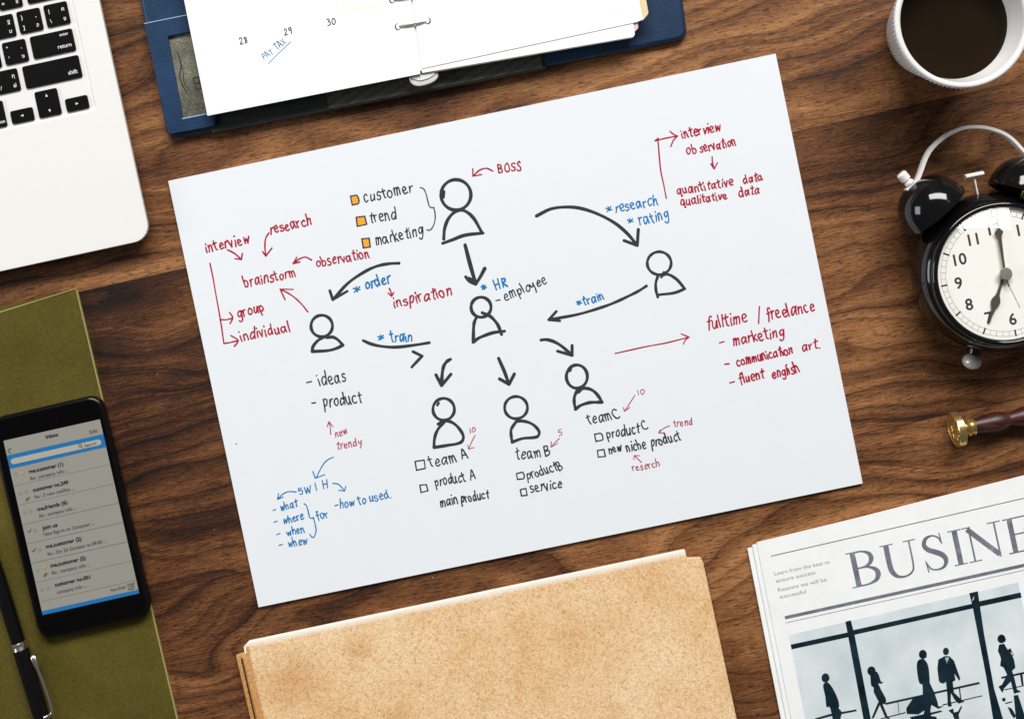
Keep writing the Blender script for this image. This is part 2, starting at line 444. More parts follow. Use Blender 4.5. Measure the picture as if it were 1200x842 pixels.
# kraft
def kraft(name, lt, md, dk, edge=None, side=None, blob=None):
    m = bpy.data.materials.new(name); nt, bs = nodes(m); co = obco(nt)
    big = noise(nt, co, 14, 5, 0.65, 0.6)
    fine = noise(nt, co, 900, 3, 0.75)
    mid = noise(nt, co, 420, 3, 0.7)
    base = ramp(nt, big, [(0.30, dk), (0.46, md), (0.66, lt)])
    sp = ramp(nt, math_(nt, 'ADD', math_(nt, 'MULTIPLY', fine, 0.72), math_(nt, 'MULTIPLY', mid, 0.28)), [(0.36, (0.66, 0.52, 0.36)), (0.47, (0.97, 0.94, 0.90)), (0.62, (1.2, 1.26, 1.36))])
    col = mix(nt, 1.0, base, sp, 'MULTIPLY')
    stain = mix(nt, 1.0, col, (0.74, 0.56, 0.40), 'MULTIPLY')
    if side:       # handled, browned strip along the spine side
        org, nrm, wd = side
        d = nd(nt, 'ShaderNodeVectorMath', {0: co, 1: org}, operation='SUBTRACT').outputs[0]
        d = nd(nt, 'ShaderNodeVectorMath', {0: d, 1: nrm}, operation='DOT_PRODUCT').outputs['Value']
        d = math_(nt, 'DIVIDE', math_(nt, 'ADD', d, math_(nt, 'MULTIPLY', math_(nt, 'SUBTRACT', noise(nt, co, 90, 4, 0.7), 0.5), wd * 0.8)), wd)
        col = mix(nt, ramp(nt, d, [(0.75, g1(1.0)), (1.2, g1(0.0))]), col, stain)
    for org, rad in blob or ():      # old stains
        d = nd(nt, 'ShaderNodeVectorMath', {0: co, 1: org}, operation='DISTANCE').outputs['Value']
        d = math_(nt, 'DIVIDE', math_(nt, 'ADD', d, math_(nt, 'MULTIPLY', math_(nt, 'SUBTRACT', noise(nt, co, 55, 5, 0.7), 0.5), rad * 1.6)), rad)
        col = mix(nt, ramp(nt, d, [(0.1, g1(0.55)), (1.1, g1(0.0))]), col, stain)
    if edge:
        org, nrm, wd = edge        # worn pale strip along a fold: distance from the line, broken up with noise
        d = nd(nt, 'ShaderNodeVectorMath', {0: co, 1: org}, operation='SUBTRACT').outputs[0]
        d = nd(nt, 'ShaderNodeVectorMath', {0: d, 1: nrm}, operation='DOT_PRODUCT').outputs['Value']
        d = math_(nt, 'DIVIDE', math_(nt, 'ADD', d, math_(nt, 'MULTIPLY', math_(nt, 'SUBTRACT', noise(nt, co, 40, 5, 0.7), 0.5), wd * 0.7)), wd)
        col = mix(nt, ramp(nt, d, [(0.3, g1(0.95)), (1.5, g1(0.0))]), col, (0.90, 0.84, 0.74))
    nt.links.new(col, bs.inputs['Base Color']); bs.inputs['Roughness'].default_value = 0.85
    bs.inputs['Specular IOR Level'].default_value = 0.15
    bump(nt, bs, mid, 0.25, 0.0003)
    return m

# olive card
M_olive = bpy.data.materials.new('olive_card'); nt, bs = nodes(M_olive); co = obco(nt)
base = ramp(nt, noise(nt, co, 16, 5, 0.6), [(0.3, lin(75, 67, 20)), (0.7, lin(92, 83, 31))])
sp = ramp(nt, noise(nt, co, 800, 3, 0.7), [(0.3, g1(0.7)), (0.7, g1(1.25))])
nt.links.new(mix(nt, 1.0, base, sp, 'MULTIPLY'), bs.inputs['Base Color']); bs.inputs['Roughness'].default_value = 0.85
bs.inputs['Specular IOR Level'].default_value = 0.2
bump(nt, bs, noise(nt, co, 500, 3, 0.6), 0.2, 0.0003)

# printed greys of the newspaper
M_print = bpy.data.materials.new('grey_newspaper_ink'); nt, bs = nodes(M_print); co = obco(nt)
nt.links.new(ramp(nt, noise(nt, co, 120, 6, 0.75), [(0.32, lin(88, 94, 104)), (0.60, lin(118, 124, 134)), (0.74, lin(176, 180, 186))]), bs.inputs['Base Color'])
bs.inputs['Roughness'].default_value = 0.8
M_photo_bg = bpy.data.materials.new('pale_teal_print'); nt, bs = nodes(M_photo_bg); co = obco(nt)
nt.links.new(ramp(nt, noise(nt, co, 26, 5, 0.6), [(0.3, lin(190, 203, 208)), (0.7, lin(224, 231, 233))]), bs.inputs['Base Color'])
bs.inputs['Roughness'].default_value = 0.8

# reddish turned wood of the stamp handle
M_rose_wood = bpy.data.materials.new('dark_red_turned_wood'); nt, bs = nodes(M_rose_wood); co = obco(nt)
mp = nd(nt, 'ShaderNodeMapping', {'Vector': co, 'Scale': (0.25, 1.6, 1.6)}).outputs[0]
nt.links.new(ramp(nt, noise(nt, mp, 260, 5, 0.65, 0.5), [(0.3, lin(26, 10, 9)), (0.55, lin(62, 26, 21)), (0.8, lin(100, 50, 38))]), bs.inputs['Base Color'])
bs.inputs['Roughness'].default_value = 0.42; bs.inputs['Coat Weight'].default_value = 0.0

# thin clear cover of the clock
M_glass = bpy.data.materials.new('clear_clock_glass'); M_glass.use_nodes = True; nt = M_glass.node_tree
nt.nodes.clear()
out = nt.nodes.new('ShaderNodeOutputMaterial')
tr = nd(nt, 'ShaderNodeBsdfTransparent', {'Color': (0.98, 0.98, 0.97, 1)})
gl = nd(nt, 'ShaderNodeBsdfGlossy', {'Color': (1, 1, 1, 1), 'Roughness': 0.03})
lw = nd(nt, 'ShaderNodeFresnel', {'IOR': 1.5})
bf = nt.nodes.new('ShaderNodeNewGeometry').outputs['Backfacing']
ms = nd(nt, 'ShaderNodeMixShader', {0: math_(nt, 'MULTIPLY', lw.outputs[0], math_(nt, 'SUBTRACT', 1.0, bf))})
nt.links.new(tr.outputs[0], ms.inputs[1]); nt.links.new(gl.outputs[0], ms.inputs[2]); nt.links.new(ms.outputs[0], out.inputs[0])

# walnut desk
M_wood = bpy.data.materials.new('walnut_boards'); nt, bs = nodes(M_wood); co = obco(nt)
rot = nd(nt, 'ShaderNodeMapping', {'Vector': co, 'Rotation': (0, 0, -math.radians(12.6))}).outputs[0]
sp = nd(nt, 'ShaderNodeSeparateXYZ', {0: rot}); u0, v0 = sp.outputs[0], sp.outputs[1]
# seam between two boards: the line through photo pixel (930,155)
a_ = math.radians(12.6); sA = P(930, 155); vA = -sA.x * math.sin(a_) + sA.y * math.cos(a_)
sB = P(330, 660); vB = -sB.x * math.sin(a_) + sB.y * math.cos(a_)
kA = math_(nt, 'GREATER_THAN', v0, vA); kB = math_(nt, 'LESS_THAN', v0, vB)
pid = math_(nt, 'ADD', kA, math_(nt, 'MULTIPLY', kB, 2.0))
u = math_(nt, 'ADD', u0, math_(nt, 'MULTIPLY', pid, 0.83)); v_ = math_(nt, 'ADD', v0, math_(nt, 'MULTIPLY', pid, 0.37))
def vec(a, b, c=0.0):
    n = nt.nodes.new('ShaderNodeCombineXYZ')
    for i, x in enumerate((a, b, c)):
        if isinstance(x, bpy.types.NodeSocket): nt.links.new(x, n.inputs[i])
        else: n.inputs[i].default_value = x
    return n.outputs[0]
def sc_(x, k): return math_(nt, 'MULTIPLY', x, k)
w1 = noise(nt, vec(sc_(u, 4.0), sc_(v_, 9.0)), 1.0, 2, 0.5)
w2 = noise(nt, vec(sc_(u, 22.0), sc_(v_, 40.0), 3.3), 1.0, 2, 0.5)
vw = math_(nt, 'ADD', v_, math_(nt, 'ADD', sc_(math_(nt, 'SUBTRACT', w1, 0.5), 0.15), sc_(math_(nt, 'SUBTRACT', w2, 0.5), 0.005)))
bands = noise(nt, vec(sc_(u, 1.2), sc_(vw, 75.0), 1.7), 1.0, 4, 0.62)
rings = math_(nt, 'FRACT', math_(nt, 'ADD', sc_(vw, 62.0), sc_(bands, 2.2)))
rl = ramp(nt, rings, [(0.0, g1(0.15)), (0.07, g1(0.72)), (0.55, g1(1.0)), (0.9, g1(0.62)), (1.0, g1(0.15))])
fib = noise(nt, vec(sc_(u, 55.0), sc_(v_, 1100.0), 5.1), 1.0, 3, 0.7)
pore = noise(nt, vec(sc_(u, 150.0), sc_(v_, 950.0), 8.2), 1.0, 2, 0.6)
blot = noise(nt, vec(sc_(u, 5.0), sc_(v_, 11.0), 2.4), 1.0, 3, 0.55)
val = math_(nt, 'ADD', math_(nt, 'ADD', sc_(bands, 0.46), sc_(rl, 0.16)), math_(nt, 'ADD', sc_(fib, 0.40), sc_(blot, 0.54)))
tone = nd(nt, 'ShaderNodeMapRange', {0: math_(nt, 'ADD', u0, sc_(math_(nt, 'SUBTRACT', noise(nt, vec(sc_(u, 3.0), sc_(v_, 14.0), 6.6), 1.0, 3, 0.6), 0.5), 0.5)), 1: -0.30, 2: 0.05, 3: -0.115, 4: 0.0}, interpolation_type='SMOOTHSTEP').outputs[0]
tone = math_(nt, 'MULTIPLY', tone, math_(nt, 'SUBTRACT', 1.0, sc_(kA, 0.9)))      # board below the seam: heartwood tone, plus painted light falloff darkening one end
fine = noise(nt, vec(sc_(u, 420.0), sc_(v_, 1500.0), 4.2), 1.0, 2, 0.7)
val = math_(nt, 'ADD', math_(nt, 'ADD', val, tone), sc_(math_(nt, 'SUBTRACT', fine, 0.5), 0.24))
val = math_(nt, 'SUBTRACT', val, 0.272)
col = ramp(nt, val, [(0.27, lin(22, 11, 6)), (0.42, lin(68, 38, 20)), (0.56, lin(119, 76, 43)), (0.77, lin(180, 127, 81))])
pr = ramp(nt, pore, [(0.36, g1(0.25)), (0.46, g1(1.0))])
col = mix(nt, 0.75, col, pr, 'MULTIPLY')
seam = math_(nt, 'MINIMUM', math_(nt, 'ABSOLUTE', math_(nt, 'SUBTRACT', v0, vA)), math_(nt, 'ABSOLUTE', math_(nt, 'SUBTRACT', v0, vB)))
col = mix(nt, 0.8, col, ramp(nt, math_(nt, 'MULTIPLY', seam, 1000.0), [(0.1, g1(0.35)), (0.6, g1(1.0))]), 'MULTIPLY')
vo = nd(nt, 'ShaderNodeTexVoronoi', {'Vector': co, 'Scale': 75.0}); spx = nd(nt, 'ShaderNodeSeparateColor', {0: vo.outputs['Color']})
dust = math_(nt, 'MULTIPLY', math_(nt, 'LESS_THAN', vo.outputs['Distance'], 0.032), math_(nt, 'GREATER_THAN', spx.outputs[0], 0.86))
col = mix(nt, sc_(dust, 0.6), col, (0.55, 0.42, 0.28))       # a few specks of dust
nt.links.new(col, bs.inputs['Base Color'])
bs.inputs['Specular IOR Level'].default_value = 0.3
nt.links.new(ramp(nt, fib, [(0.3, g1(0.62)), (0.7, g1(0.45))]), bs.inputs['Roughness'])
bump(nt, bs, math_(nt, 'ADD', fib, sc_(pr, 0.8)), 0.35, 0.0002)

# ------------------------------------------------------------------ the desk (setting)
mb = MB()
x0, x1, y0, y1 = -0.75, 0.75, -0.6, 0.6
mb.add([(x0, y0, 0), (x1, y0, 0), (x1, y1, 0), (x0, y1, 0), (x0, y0, -0.03), (x1, y0, -0.03), (x1, y1, -0.03), (x0, y1, -0.03)],
       [[0, 1, 2, 3], [7, 6, 5, 4], [0, 4, 5, 1], [1, 5, 6, 2], [2, 6, 7, 3], [3, 7, 4, 0]])
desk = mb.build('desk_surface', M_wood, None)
desk['kind'] = 'structure'; desk['label'] = 'dark walnut desk top with long wood grain'

# ------------------------------------------------------------------ the sheet with the diagram
def sheet():
    ZP = 0.0028
    t = thing('paper_sheet', 'large white paper sheet covered with a handwritten team diagram', 'paper', P(605, 388, 0))
    c4 = [(197.0, 212.0), (909.0, 63.0), (1011.0, 566.0), (303.0, 711.0)]
    # a sheet with a very slight lift at its lower edge, real thickness
    mb = MB(); nx, ny = 24, 16; top = []
    for j in range(ny + 1):
        for i in range(nx + 1):
            a, b = i / nx, j / ny
            x = (c4[0][0] * (1 - a) + c4[1][0] * a) * (1 - b) + (c4[3][0] * (1 - a) + c4[2][0] * a) * b
            y = (c4[0][1] * (1 - a) + c4[1][1] * a) * (1 - b) + (c4[3][1] * (1 - a) + c4[2][1] * a) * b
            top.append(P(x, y, ZP))
    bot = [Vector((p.x, p.y, 0.0003)) for p in top]
    n = len(top); W_ = nx + 1; fs = []
    for j in range(ny):
        for i in range(nx):
            k = j * W_ + i
            fs.append([k, k + 1, k + 1 + W_, k + W_]); fs.append([n + k, n + k + W_, n + k + 1 + W_, n + k + 1])
    rim = [i for i in range(W_)] + [j * W_ + nx for j in range(1, ny + 1)] + [ny * W_ + i for i in range(nx - 1, -1, -1)] + [j * W_ for j in range(ny - 1, 0, -1)]
    for a, b in zip(rim, rim[1:] + rim[:1]): fs.append([a, b, n + b, n + a])
    mb.add(top + bot, fs); mb.build('sheet', M_paper, t)
    Z = ZP + 0.00006
    def note(col, lines, wd, label):
        ink = Ink(Z)
        for L in lines: write(ink, L[0], *L[1:6], wd)
        return ink.build('handwritten_note', col, t, label)
    # --- black people
    def person(hx, hy, rx, ry, body, wd=3.5, extra=(), a0=200):
        ink = Ink(Z)
        ring = [(hx + rx * math.cos(math.radians(a0 + k * 350 / 20)), hy + ry * math.sin(math.radians(a0 + k * 350 / 20))) for k in range(21)]
        ink.curve(ring, wd, 4)
        for b in body: ink.curve(b, wd)
        for e in extra: ink.stroke(e, wd)
        return ink.build('drawn_person', M_black, t)
    person(534.3, 228.3, 17.5, 17.8, [[(518.8, 285), (530, 281), (545, 275.5), (566, 273)], [(520, 280), (521, 268), (525, 257), (532, 249), (540, 246), (548, 249), (556, 257), (564.5, 272)]], 3.6,
           extra=[[(516.8, 228), (519.5, 225)], [(519.5, 231), (520, 224.5)]], a0=190)['label'] = 'largest drawn figure, at the top of the diagram'
    person(563.7, 359.8, 11.7, 11.7, [[(558.5, 371.5), (556, 377), (555, 384), (554.6, 400.6)], [(554.6, 400.6), (560, 396.5), (566.8, 393.4), (578, 389.6), (591.3, 387.8)], [(565, 366.2), (575, 370.8), (583.2, 380.2), (587.8, 391.8)]], 3.5)
    person(377, 381.8, 12.6, 12.6, [[(365.8, 411.6), (367, 405.5), (373, 398.5), (381.7, 394)], [(383, 395.5), (390, 394.8), (396, 398), (401.8, 404.2)], [(401.8, 404.2), (394, 408), (383.6, 410.6), (365.8, 411.6)]], 3.3, a0=195)
    person(772.5, 308.3, 14, 13.4, [[(771.5, 322), (768.6, 331), (768.8, 340), (770.8, 348)], [(772.5, 345.2), (790, 343), (802.5, 338.3)], [(776, 322.5), (783.3, 321.5), (793.3, 327.5), (802.5, 338.3)]], 3.1, extra=[[(775, 324.5), (778, 319)]], a0=222)
    person(519.9, 479.3, 12.6, 12.8, [[(508.7, 524), (509, 515), (511.5, 506), (516, 499), (521, 494)], [(513.5, 496.5), (520, 493), (527, 493.5), (534, 497.5), (540, 504.5), (543, 511), (541.5, 516.5), (536, 519.5), (524, 521.5), (508.7, 524)]], 3.3, extra=[[(512.5, 474.5), (514, 472)]])
    person(604.7, 477.3, 13.4, 13, [[(600.2, 517.7), (599, 510), (599.2, 502.5), (604.7, 493.8)], [(604.7, 493.8), (612, 493), (620, 494.8), (627, 499), (631.8, 505.5), (630.5, 510.5), (625.5, 512.3), (612, 513.5), (600.2, 517.7)]], 3.2)
    person(676, 441, 12.3, 13.6, [[(674.5, 479.3), (673, 472), (673.2, 464.5), (676, 458)], [(678, 459), (682, 455.5), (688, 454.8), (695, 457.5), (701, 463.5), (705.6, 471)], [(705.6, 471), (698, 471), (690, 471.6), (680, 474.9), (674.5, 479.3)]], 3.4, extra=[[(667.5, 434.5), (669, 432.5)]], a0=215)
    # --- arrows
    def arrow(col, wd, shaft, head, name='drawn_arrow'):
        ink = Ink(Z); ink.curve(shaft, wd)
        for h in head: ink.stroke(crom(h, 5), wd)
        return ink.build(name, col, t)
    B, R, L_ = M_black, M_red, M_blue
    arrow(B, 4.2, [(545, 287), (551, 310), (557, 331)], [[(545.8, 324.3), (550, 329), (557.5, 332.5)], [(557.5, 332.5), (563, 324), (568, 314.5)], [(550, 326), (557.5, 331)]])
    arrow(B, 3.3, [(467.5, 308.3), (455, 309), (441, 312), (427, 318.5), (408, 331.5), (391, 350)], [[(386.5, 340.5), (390, 351)], [(390, 351), (407, 341)]])
    arrow(B, 3.3, [(425.6, 398.8), (434, 402.5), (446, 405.4), (463, 406.6), (483, 404.5), (503, 401.4)], [[(484, 411.8), (494.7, 417)], [(494.7, 417), (488, 424), (482.4, 430)]])
    arrow(B, 3.5, [(628.8, 253), (645, 245), (662, 242.6), (680, 244), (700, 250.5), (720, 261), (735, 273.5), (746, 286.5)], [[(731.3, 281.8), (746.8, 287.5)], [(746.8, 287.5), (748, 268.8)]])
    arrow(B, 3.1, [(757.5, 335), (748, 341), (736.7, 346.7), (721, 354), (705, 360), (676.7, 368.3), (643.3, 374.4)], [[(652, 364.7), (643, 374.6)], [(643, 374.6), (656.2, 375.8)]])
    arrow(B, 3.6, [(527.9, 420.7), (523.5, 423.5), (519.9, 429), (518.2, 438), (517.4, 451)], [[(510.9, 439), (517.4, 451.5)], [(517.4, 451.5), (528.4, 438.2)]])
    arrow(B, 3.6, [(584.2, 419.5), (591, 435), (596.5, 450)], [[(585.4, 443.7), (596.5, 450)], [(596.5, 450), (602.7, 438)]])
    arrow(B, 3.5, [(634, 398.2), (641, 397.8), (650, 400.5), (659, 406), (669.5, 415.5)], [[(653.3, 411.2), (670.4, 416.2)], [(670.4, 416.2), (670.4, 404.6)]])
    arrow(R, 1.7, [(577.5, 200.5), (570, 197.3), (562, 199.5), (554.4, 206)], [[(554, 197.8), (554.2, 206.4)], [(554.2, 206.4), (564.5, 204.5)]])
    arrow(R, 1.8, [(266.6, 292.6), (275, 297), (282.6, 303.8)], [[(275.4, 303), (282.8, 304)], [(282.8, 304), (284, 297)]])
    arrow(R, 1.7, [(315, 273), (311.5, 279), (310.4, 288), (311.4, 299.6)], [[(307.8, 294.8), (311.4, 300)], [(311.4, 300), (318.6, 290.6)]])
    arrow(R, 1.7, [(365, 304.6), (358, 301.2), (351, 303.3), (343.6, 308.6)], [[(347.8, 301.5), (343.4, 308.8)], [(343.4, 308.8), (351.4, 306.9)]])
    arrow(R, 1.6, [(360.8, 365.4), (354.5, 357.5), (347, 350), (338, 343.5), (328.5, 338.9)], [[(328.3, 338.7), (343.5, 339)], [(328.3, 338.7), (334, 351)]])
    arrow(R, 1.8, [(456.4, 338), (458, 342), (459, 346.6)], [[(454.8, 343.2), (459, 347)], [(459, 347), (461.2, 342.6)]])
    ink = Ink(Z); ink.curve([(246, 308.4), (249.5, 325), (252.8, 344), (258, 373), (262.4, 402.3)], 1.5)
    ink.curve([(258.2, 374.3), (265, 374.4), (272.6, 372.6)], 1.6); ink.curve([(268.8, 365.8), (272.6, 371.8), (269.6, 379)], 1.6)
    ink.curve([(262.3, 402.3), (270, 401), (279, 398.9)], 1.6); ink.curve([(270.6, 393), (279, 398.6), (274.6, 405.6)], 1.6)
    ink.build('drawn_arrow', R, t)
    ink = Ink(Z); ink.curve([(780.8, 232.4), (777.5, 215), (774, 198), (771, 163.8)], 1.5); ink.curve([(768, 165), (781, 161.8), (793.6, 159.6)], 1.6)
    ink.curve([(785, 154), (790, 157.8), (794, 159.4)], 1.5); ink.stroke([(794, 159.4), (789, 164.5), (786, 171.8)], 1.5); ink.stroke([(768, 165), (771.4, 162.4)], 2)
    ink.build('drawn_arrow', R, t)
    arrow(R, 1.6, [(834.5, 184), (835, 191), (836.9, 197.6)], [[(833, 192), (837, 198)], [(837, 198), (840.8, 190.6)]])
    arrow(R, 1.5, [(720.8, 414), (755, 406.4), (780.6, 401.6), (807.3, 394.9)], [[(798.2, 391), (803, 393), (807.5, 394.7)], [(807.5, 394.7), (803, 398.5), (800.9, 403)]])
    K = M_pink
    arrow(K, 1.2, [(387.5, 508.8), (387, 501), (385.4, 494)], [[(383.5, 499.6), (385.3, 493.7)], [(385.3, 493.7), (389.9, 499.4)]])
    arrow(K, 1.1, [(556.6, 509.8), (552.5, 518), (549.4, 525.8)], [[(548.2, 521), (549.2, 526)], [(549.2, 526), (555.3, 524)]])
    arrow(K, 1.1, [(655.4, 513.5), (650, 518.6), (646, 523.4)], [[(645.9, 517.2), (645.8, 523.6)], [(645.8, 523.6), (653.8, 518.8)]])
    arrow(K, 1.1, [(744, 462.8), (738.5, 471.5), (731.8, 481.4)], [[(730.5, 477), (731.6, 481.8)], [(731.6, 481.8), (738, 477)]])
    arrow(K, 1.1, [(785, 498.5), (778, 501.5), (771.8, 506.7)], [[(773.8, 503), (771.6, 506.9)], [(771.6, 506.9), (778.3, 506.9)]])
    arrow(K, 1.1, [(751.7, 541.4), (743.4, 533.6)], [[(742.7, 538), (743.2, 533.4)], [(743.2, 533.4), (749.4, 533.5)]])
    arrow(L_, 1.3, [(390.7, 535.4), (384, 538.5), (378, 545), (370.4, 559.5)], [[(366.6, 552), (369.4, 560)], [(369.4, 560), (380.5, 555.7)]])
    arrow(L_, 1.3, [(347, 576), (337.5, 575.8), (331, 579), (325.4, 584.4)], [[(326.4, 578), (325.2, 584.6)], [(325.2, 584.6), (331.6, 581.9)]])
    arrow(L_, 1.3, [(390, 566), (397, 567.3), (403.6, 574.6)], [[(397, 574), (403.8, 575)], [(403.8, 575), (405.2, 569.3)]])
    # --- brackets
    ink = Ink(Z); ink.curve([(492.5, 219.8), (496.5, 221.5), (499.5, 228), (502.5, 240), (505, 243), (508.2, 243.6)], 1.3); ink.curve([(508.2, 242.6), (509.8, 250), (509.6, 259), (506.5, 267), (502.5, 269.8), (500, 269.2)], 1.3)
    ink.build('drawn_bracket', B, t)
    ink = Ink(Z); ink.curve([(356.4, 589.8), (359, 592), (361, 598), (363, 606), (367.2, 607)], 1.3); ink.curve([(367.2, 605.6), (368.8, 612), (370.4, 621), (368.2, 628.4), (365.2, 628.8), (363.2, 625.7)], 1.3)
    ink.build('drawn_bracket', L_, t)
    # --- boxes
    def cbox(cx, cy, bw, bh, fillc=False, rnd=False, wd=1.6):
        q = box_px(cx, cy, bw, bh, math.radians(11)); q = [(x + random.uniform(-.5, .5), y + random.uniform(-.5, .5)) for x, y in q]
        if rnd: q = [q[0], *crom([tuple(Vector(q[0]).lerp(Vector(q[1]), .35)), tuple(Vector(q[0]).lerp(Vector(q[1]), .85)), tuple(Vector(q[1]).lerp(Vector(q[2]), .5)), tuple(Vector(q[3]).lerp(Vector(q[2]), .85)), tuple(Vector(q[3]).lerp(Vector(q[2]), .35))], 4), q[3]]
        ink = Ink(Z)
        if fillc: ink.fill(q, 1)
        for a, b in zip(q, q[1:] + q[:1]): ink.stroke([a, b], wd)
        return ink.build('checkbox', [B, M_orange], t)
    cbox(416.2, 234, 9, 10, True, True); cbox(423.2, 259, 10.5, 10.5, True); cbox(429, 284.5, 8.5, 10.5, True)
    cbox(492.5, 544.7, 11, 10); cbox(496.7, 571.6, 7.5, 8); cbox(610.2, 557, 9, 7.5, rnd=True); cbox(614, 576.6, 7, 7.5)
    cbox(702, 511.6, 8.5, 8, rnd=True); cbox(704.5, 530.8, 8, 8.5)
    ink = Ink(Z); ink.stroke([(276.6, 519.8), (277.1, 520.1)], 1.3); ink.build('ink_dot', B, t)
    # --- words
    note(R, [('BOSS', 584, 203, 612, 199.5, 6.3)], 1.6, 'red word BOSS')
    note(R, [('interview', 241, 296.5, 294, 284, 8)], 1.7, 'red word interview at the left')
    note(R, [('research', 316.4, 274.5, 366.5, 262.5, 8.3)], 1.7, 'red word research')
    note(R, [('brainstorm', 286.5, 336.5, 348, 323.5, 8)], 1.6, 'red word brainstorm')
    note(R, [('observation', 370.6, 312.4, 434, 302, 7.8)], 1.6, 'red word observation at the left')
    note(R, [('group', 278.5, 373, 311, 364, 8.2)], 1.7, 'red word group')
    note(R, [('individual', 282, 400, 341, 387.5, 8.4)], 1.7, 'red word individual')
    note(R, [('inspiration', 461, 360.5, 531, 345, 8.4)], 1.7, 'red word inspiration')
    note(R, [('interview', 799, 162.3, 846, 153.2, 7.4)], 1.7, 'red word interview at the upper right')
    note(R, [('ob', 803.8, 181, 818, 179, 7.2), ('servation', 820, 178.8, 863.5, 169.6, 7)], 1.6, 'red word observation at the upper right')
    note(R, [('quantitative', 793, 228, 860.5, 217, 7), ('data', 871, 215.2, 895, 211, 7)], 1.6, 'red words quantitative data')
    note(R, [('qualitative', 797.5, 241.4, 853, 233.4, 6.8), ('data', 866, 231, 891, 226, 6.8)], 1.6, 'red words qualitative data')
    note(R, [('fulltime', 828.7, 386.4, 877, 376.6, 9.6), ('/', 887.5, 376, 894.5, 374.4, 9), ('freelance', 899, 375.4, 956, 363.6, 9.4)], 1.7, 'red words fulltime / freelance')
    note(R, [('-', 842.9, 405, 851.5, 403.2, 8), ('marketing', 858.6, 404.6, 920, 393.4, 8.2)], 1.7, 'red word marketing')
    note(R, [('-', 849.6, 430.6, 857, 429, 8), ('communication', 863.6, 428.6, 930, 413.4, 7.6), ('art.', 939.6, 411.6, 962, 407, 7.2)], 1.7, 'red words communication art.')
    note(R, [('-', 854.8, 452, 864, 450.4, 8), ('fluent', 867, 449.8, 896.6, 443.2, 7.8), ('english', 905, 443, 938, 435.4, 8)], 1.7, 'red words fluent english')
    note(B, [('customer', 426, 237.2, 485, 225, 8.8)], 1.5, 'black word customer')
    note(B, [('trend', 433, 261.4, 466, 255.8, 9.4)], 1.5, 'black word trend')
    note(B, [('marketing', 440, 288, 497, 274.8, 8.8)], 1.5, 'black word marketing')
    note(B, [('-', 581.4, 355.6, 588.4, 354.2, 8), ('employee', 591.5, 352.6, 642.5, 331.5, 8)], 1.4, 'black word employee')
    note(B, [('-', 358.6, 452, 368, 451, 8), ('ideas', 374, 452.4, 406.5, 445.6, 9.4)], 1.5, 'black word ideas')
    note(B, [('-', 364.6, 475.6, 372, 475, 8), ('product', 379, 477.4, 425, 470.4, 9.6)], 1.5, 'black word product under the left figure')
    note(B, [('team', 503, 547.2, 537, 540, 9.4), ('A', 540.4, 537.6, 550, 535, 7.4)], 1.5, 'black words team A')
    note(B, [('product', 510, 570, 546.5, 563, 8), ('A', 550.6, 562, 558, 559.6, 7)], 1.4, 'black words product A')
    note(B, [('main', 516, 593.6, 537.5, 589.2, 7.4), ('product', 540.4, 589, 573.5, 583, 7.2)], 1.5, 'black words main product')
    note(B, [('team', 604.6, 538.8, 635.6, 534, 8.8), ('B', 638.4, 534.6, 646.4, 531.6, 8)], 1.5, 'black words team B')
    note(B, [('product', 617.6, 561.4, 654.4, 550.6, 7.2), ('B', 655, 552, 661, 548.6, 6.4)], 1.4, 'black words product B')
    note(B, [('service', 621.6, 577.4, 659.6, 570.2, 8)], 1.5, 'black word service')
    note(B, [('team', 689, 497.8, 718.5, 490.2, 8.2), ('C', 719.4, 491, 728.4, 488.2, 7)], 1.5, 'black words team C')
    note(B, [('product', 711.2, 513.8, 750.6, 506, 7.8), ('C', 753.4, 504.4, 761, 501.8, 6.8)], 1.5, 'black words product C')
    note(B, [('new', 713.6, 531.6, 729.6, 527.6, 7.2), ('niche', 734, 529.4, 758, 524.2, 7.6), ('product', 763, 523.8, 799, 515, 7.8)], 1.5, 'black words new niche product')
    note(L_, [('*', 413.6, 345.2, 425, 342.6, 10), ('order', 428, 339.6, 459, 331, 8.4)], 1.8, 'blue word order')
    note(L_, [('*', 564.4, 341.6, 572.8, 339.8, 8), ('HR', 580, 339.4, 596.5, 334.4, 6.8)], 1.8, 'blue letters HR')
    note(L_, [('*', 442.8, 401.4, 452.6, 400, 9), ('train', 457.6, 400.6, 484, 399.4, 8.2)], 1.6, 'blue word train at the left')
    note(L_, [('*', 676.4, 360.4, 684, 358.2, 8), ('train', 683.6, 358.4, 709.4, 349.8, 6.6)], 1.6, 'blue word train at the right')
    note(L_, [('*', 711.2, 251.4, 721, 249.2, 8.4), ('research', 721, 249.4, 772, 239.4, 8.4)], 1.5, 'blue word research')
    note(L_, [('*', 735, 263.6, 744.6, 261.8, 8.4), ('rating', 749.4, 264.2, 785, 255.6, 8.6)], 1.5, 'blue word rating')
    note(L_, [('5W', 350.6, 580, 366, 575.6, 5.6), ('1', 369.4, 575, 373.4, 574, 5.6), ('H', 377.4, 572.6, 386.4, 570, 5.6)], 1.3, 'blue letters 5W 1H')
    note(L_, [('-', 319.6, 600.6, 325, 599.6, 6), ('what', 329, 598.4, 349.4, 593.2, 6.2)], 1.25, 'blue word what')
    note(L_, [('-', 321.8, 614.4, 327.4, 613.4, 6), ('where', 332, 613.8, 357, 607.6, 6.2)], 1.25, 'blue word where')
    note(L_, [('-', 323.8, 628.6, 330, 627.4, 6), ('when', 336.4, 627.8, 357.8, 623, 6.2)], 1.25, 'blue word when')
    note(L_, [('-', 326.2, 641, 332.6, 639.8, 6), ('whew', 337.6, 641, 361.4, 636.6, 6.2)], 1.25, 'blue word whew')
    note(L_, [('for', 371.8, 609.4, 385.4, 605, 6.6)], 1.3, 'blue word for')
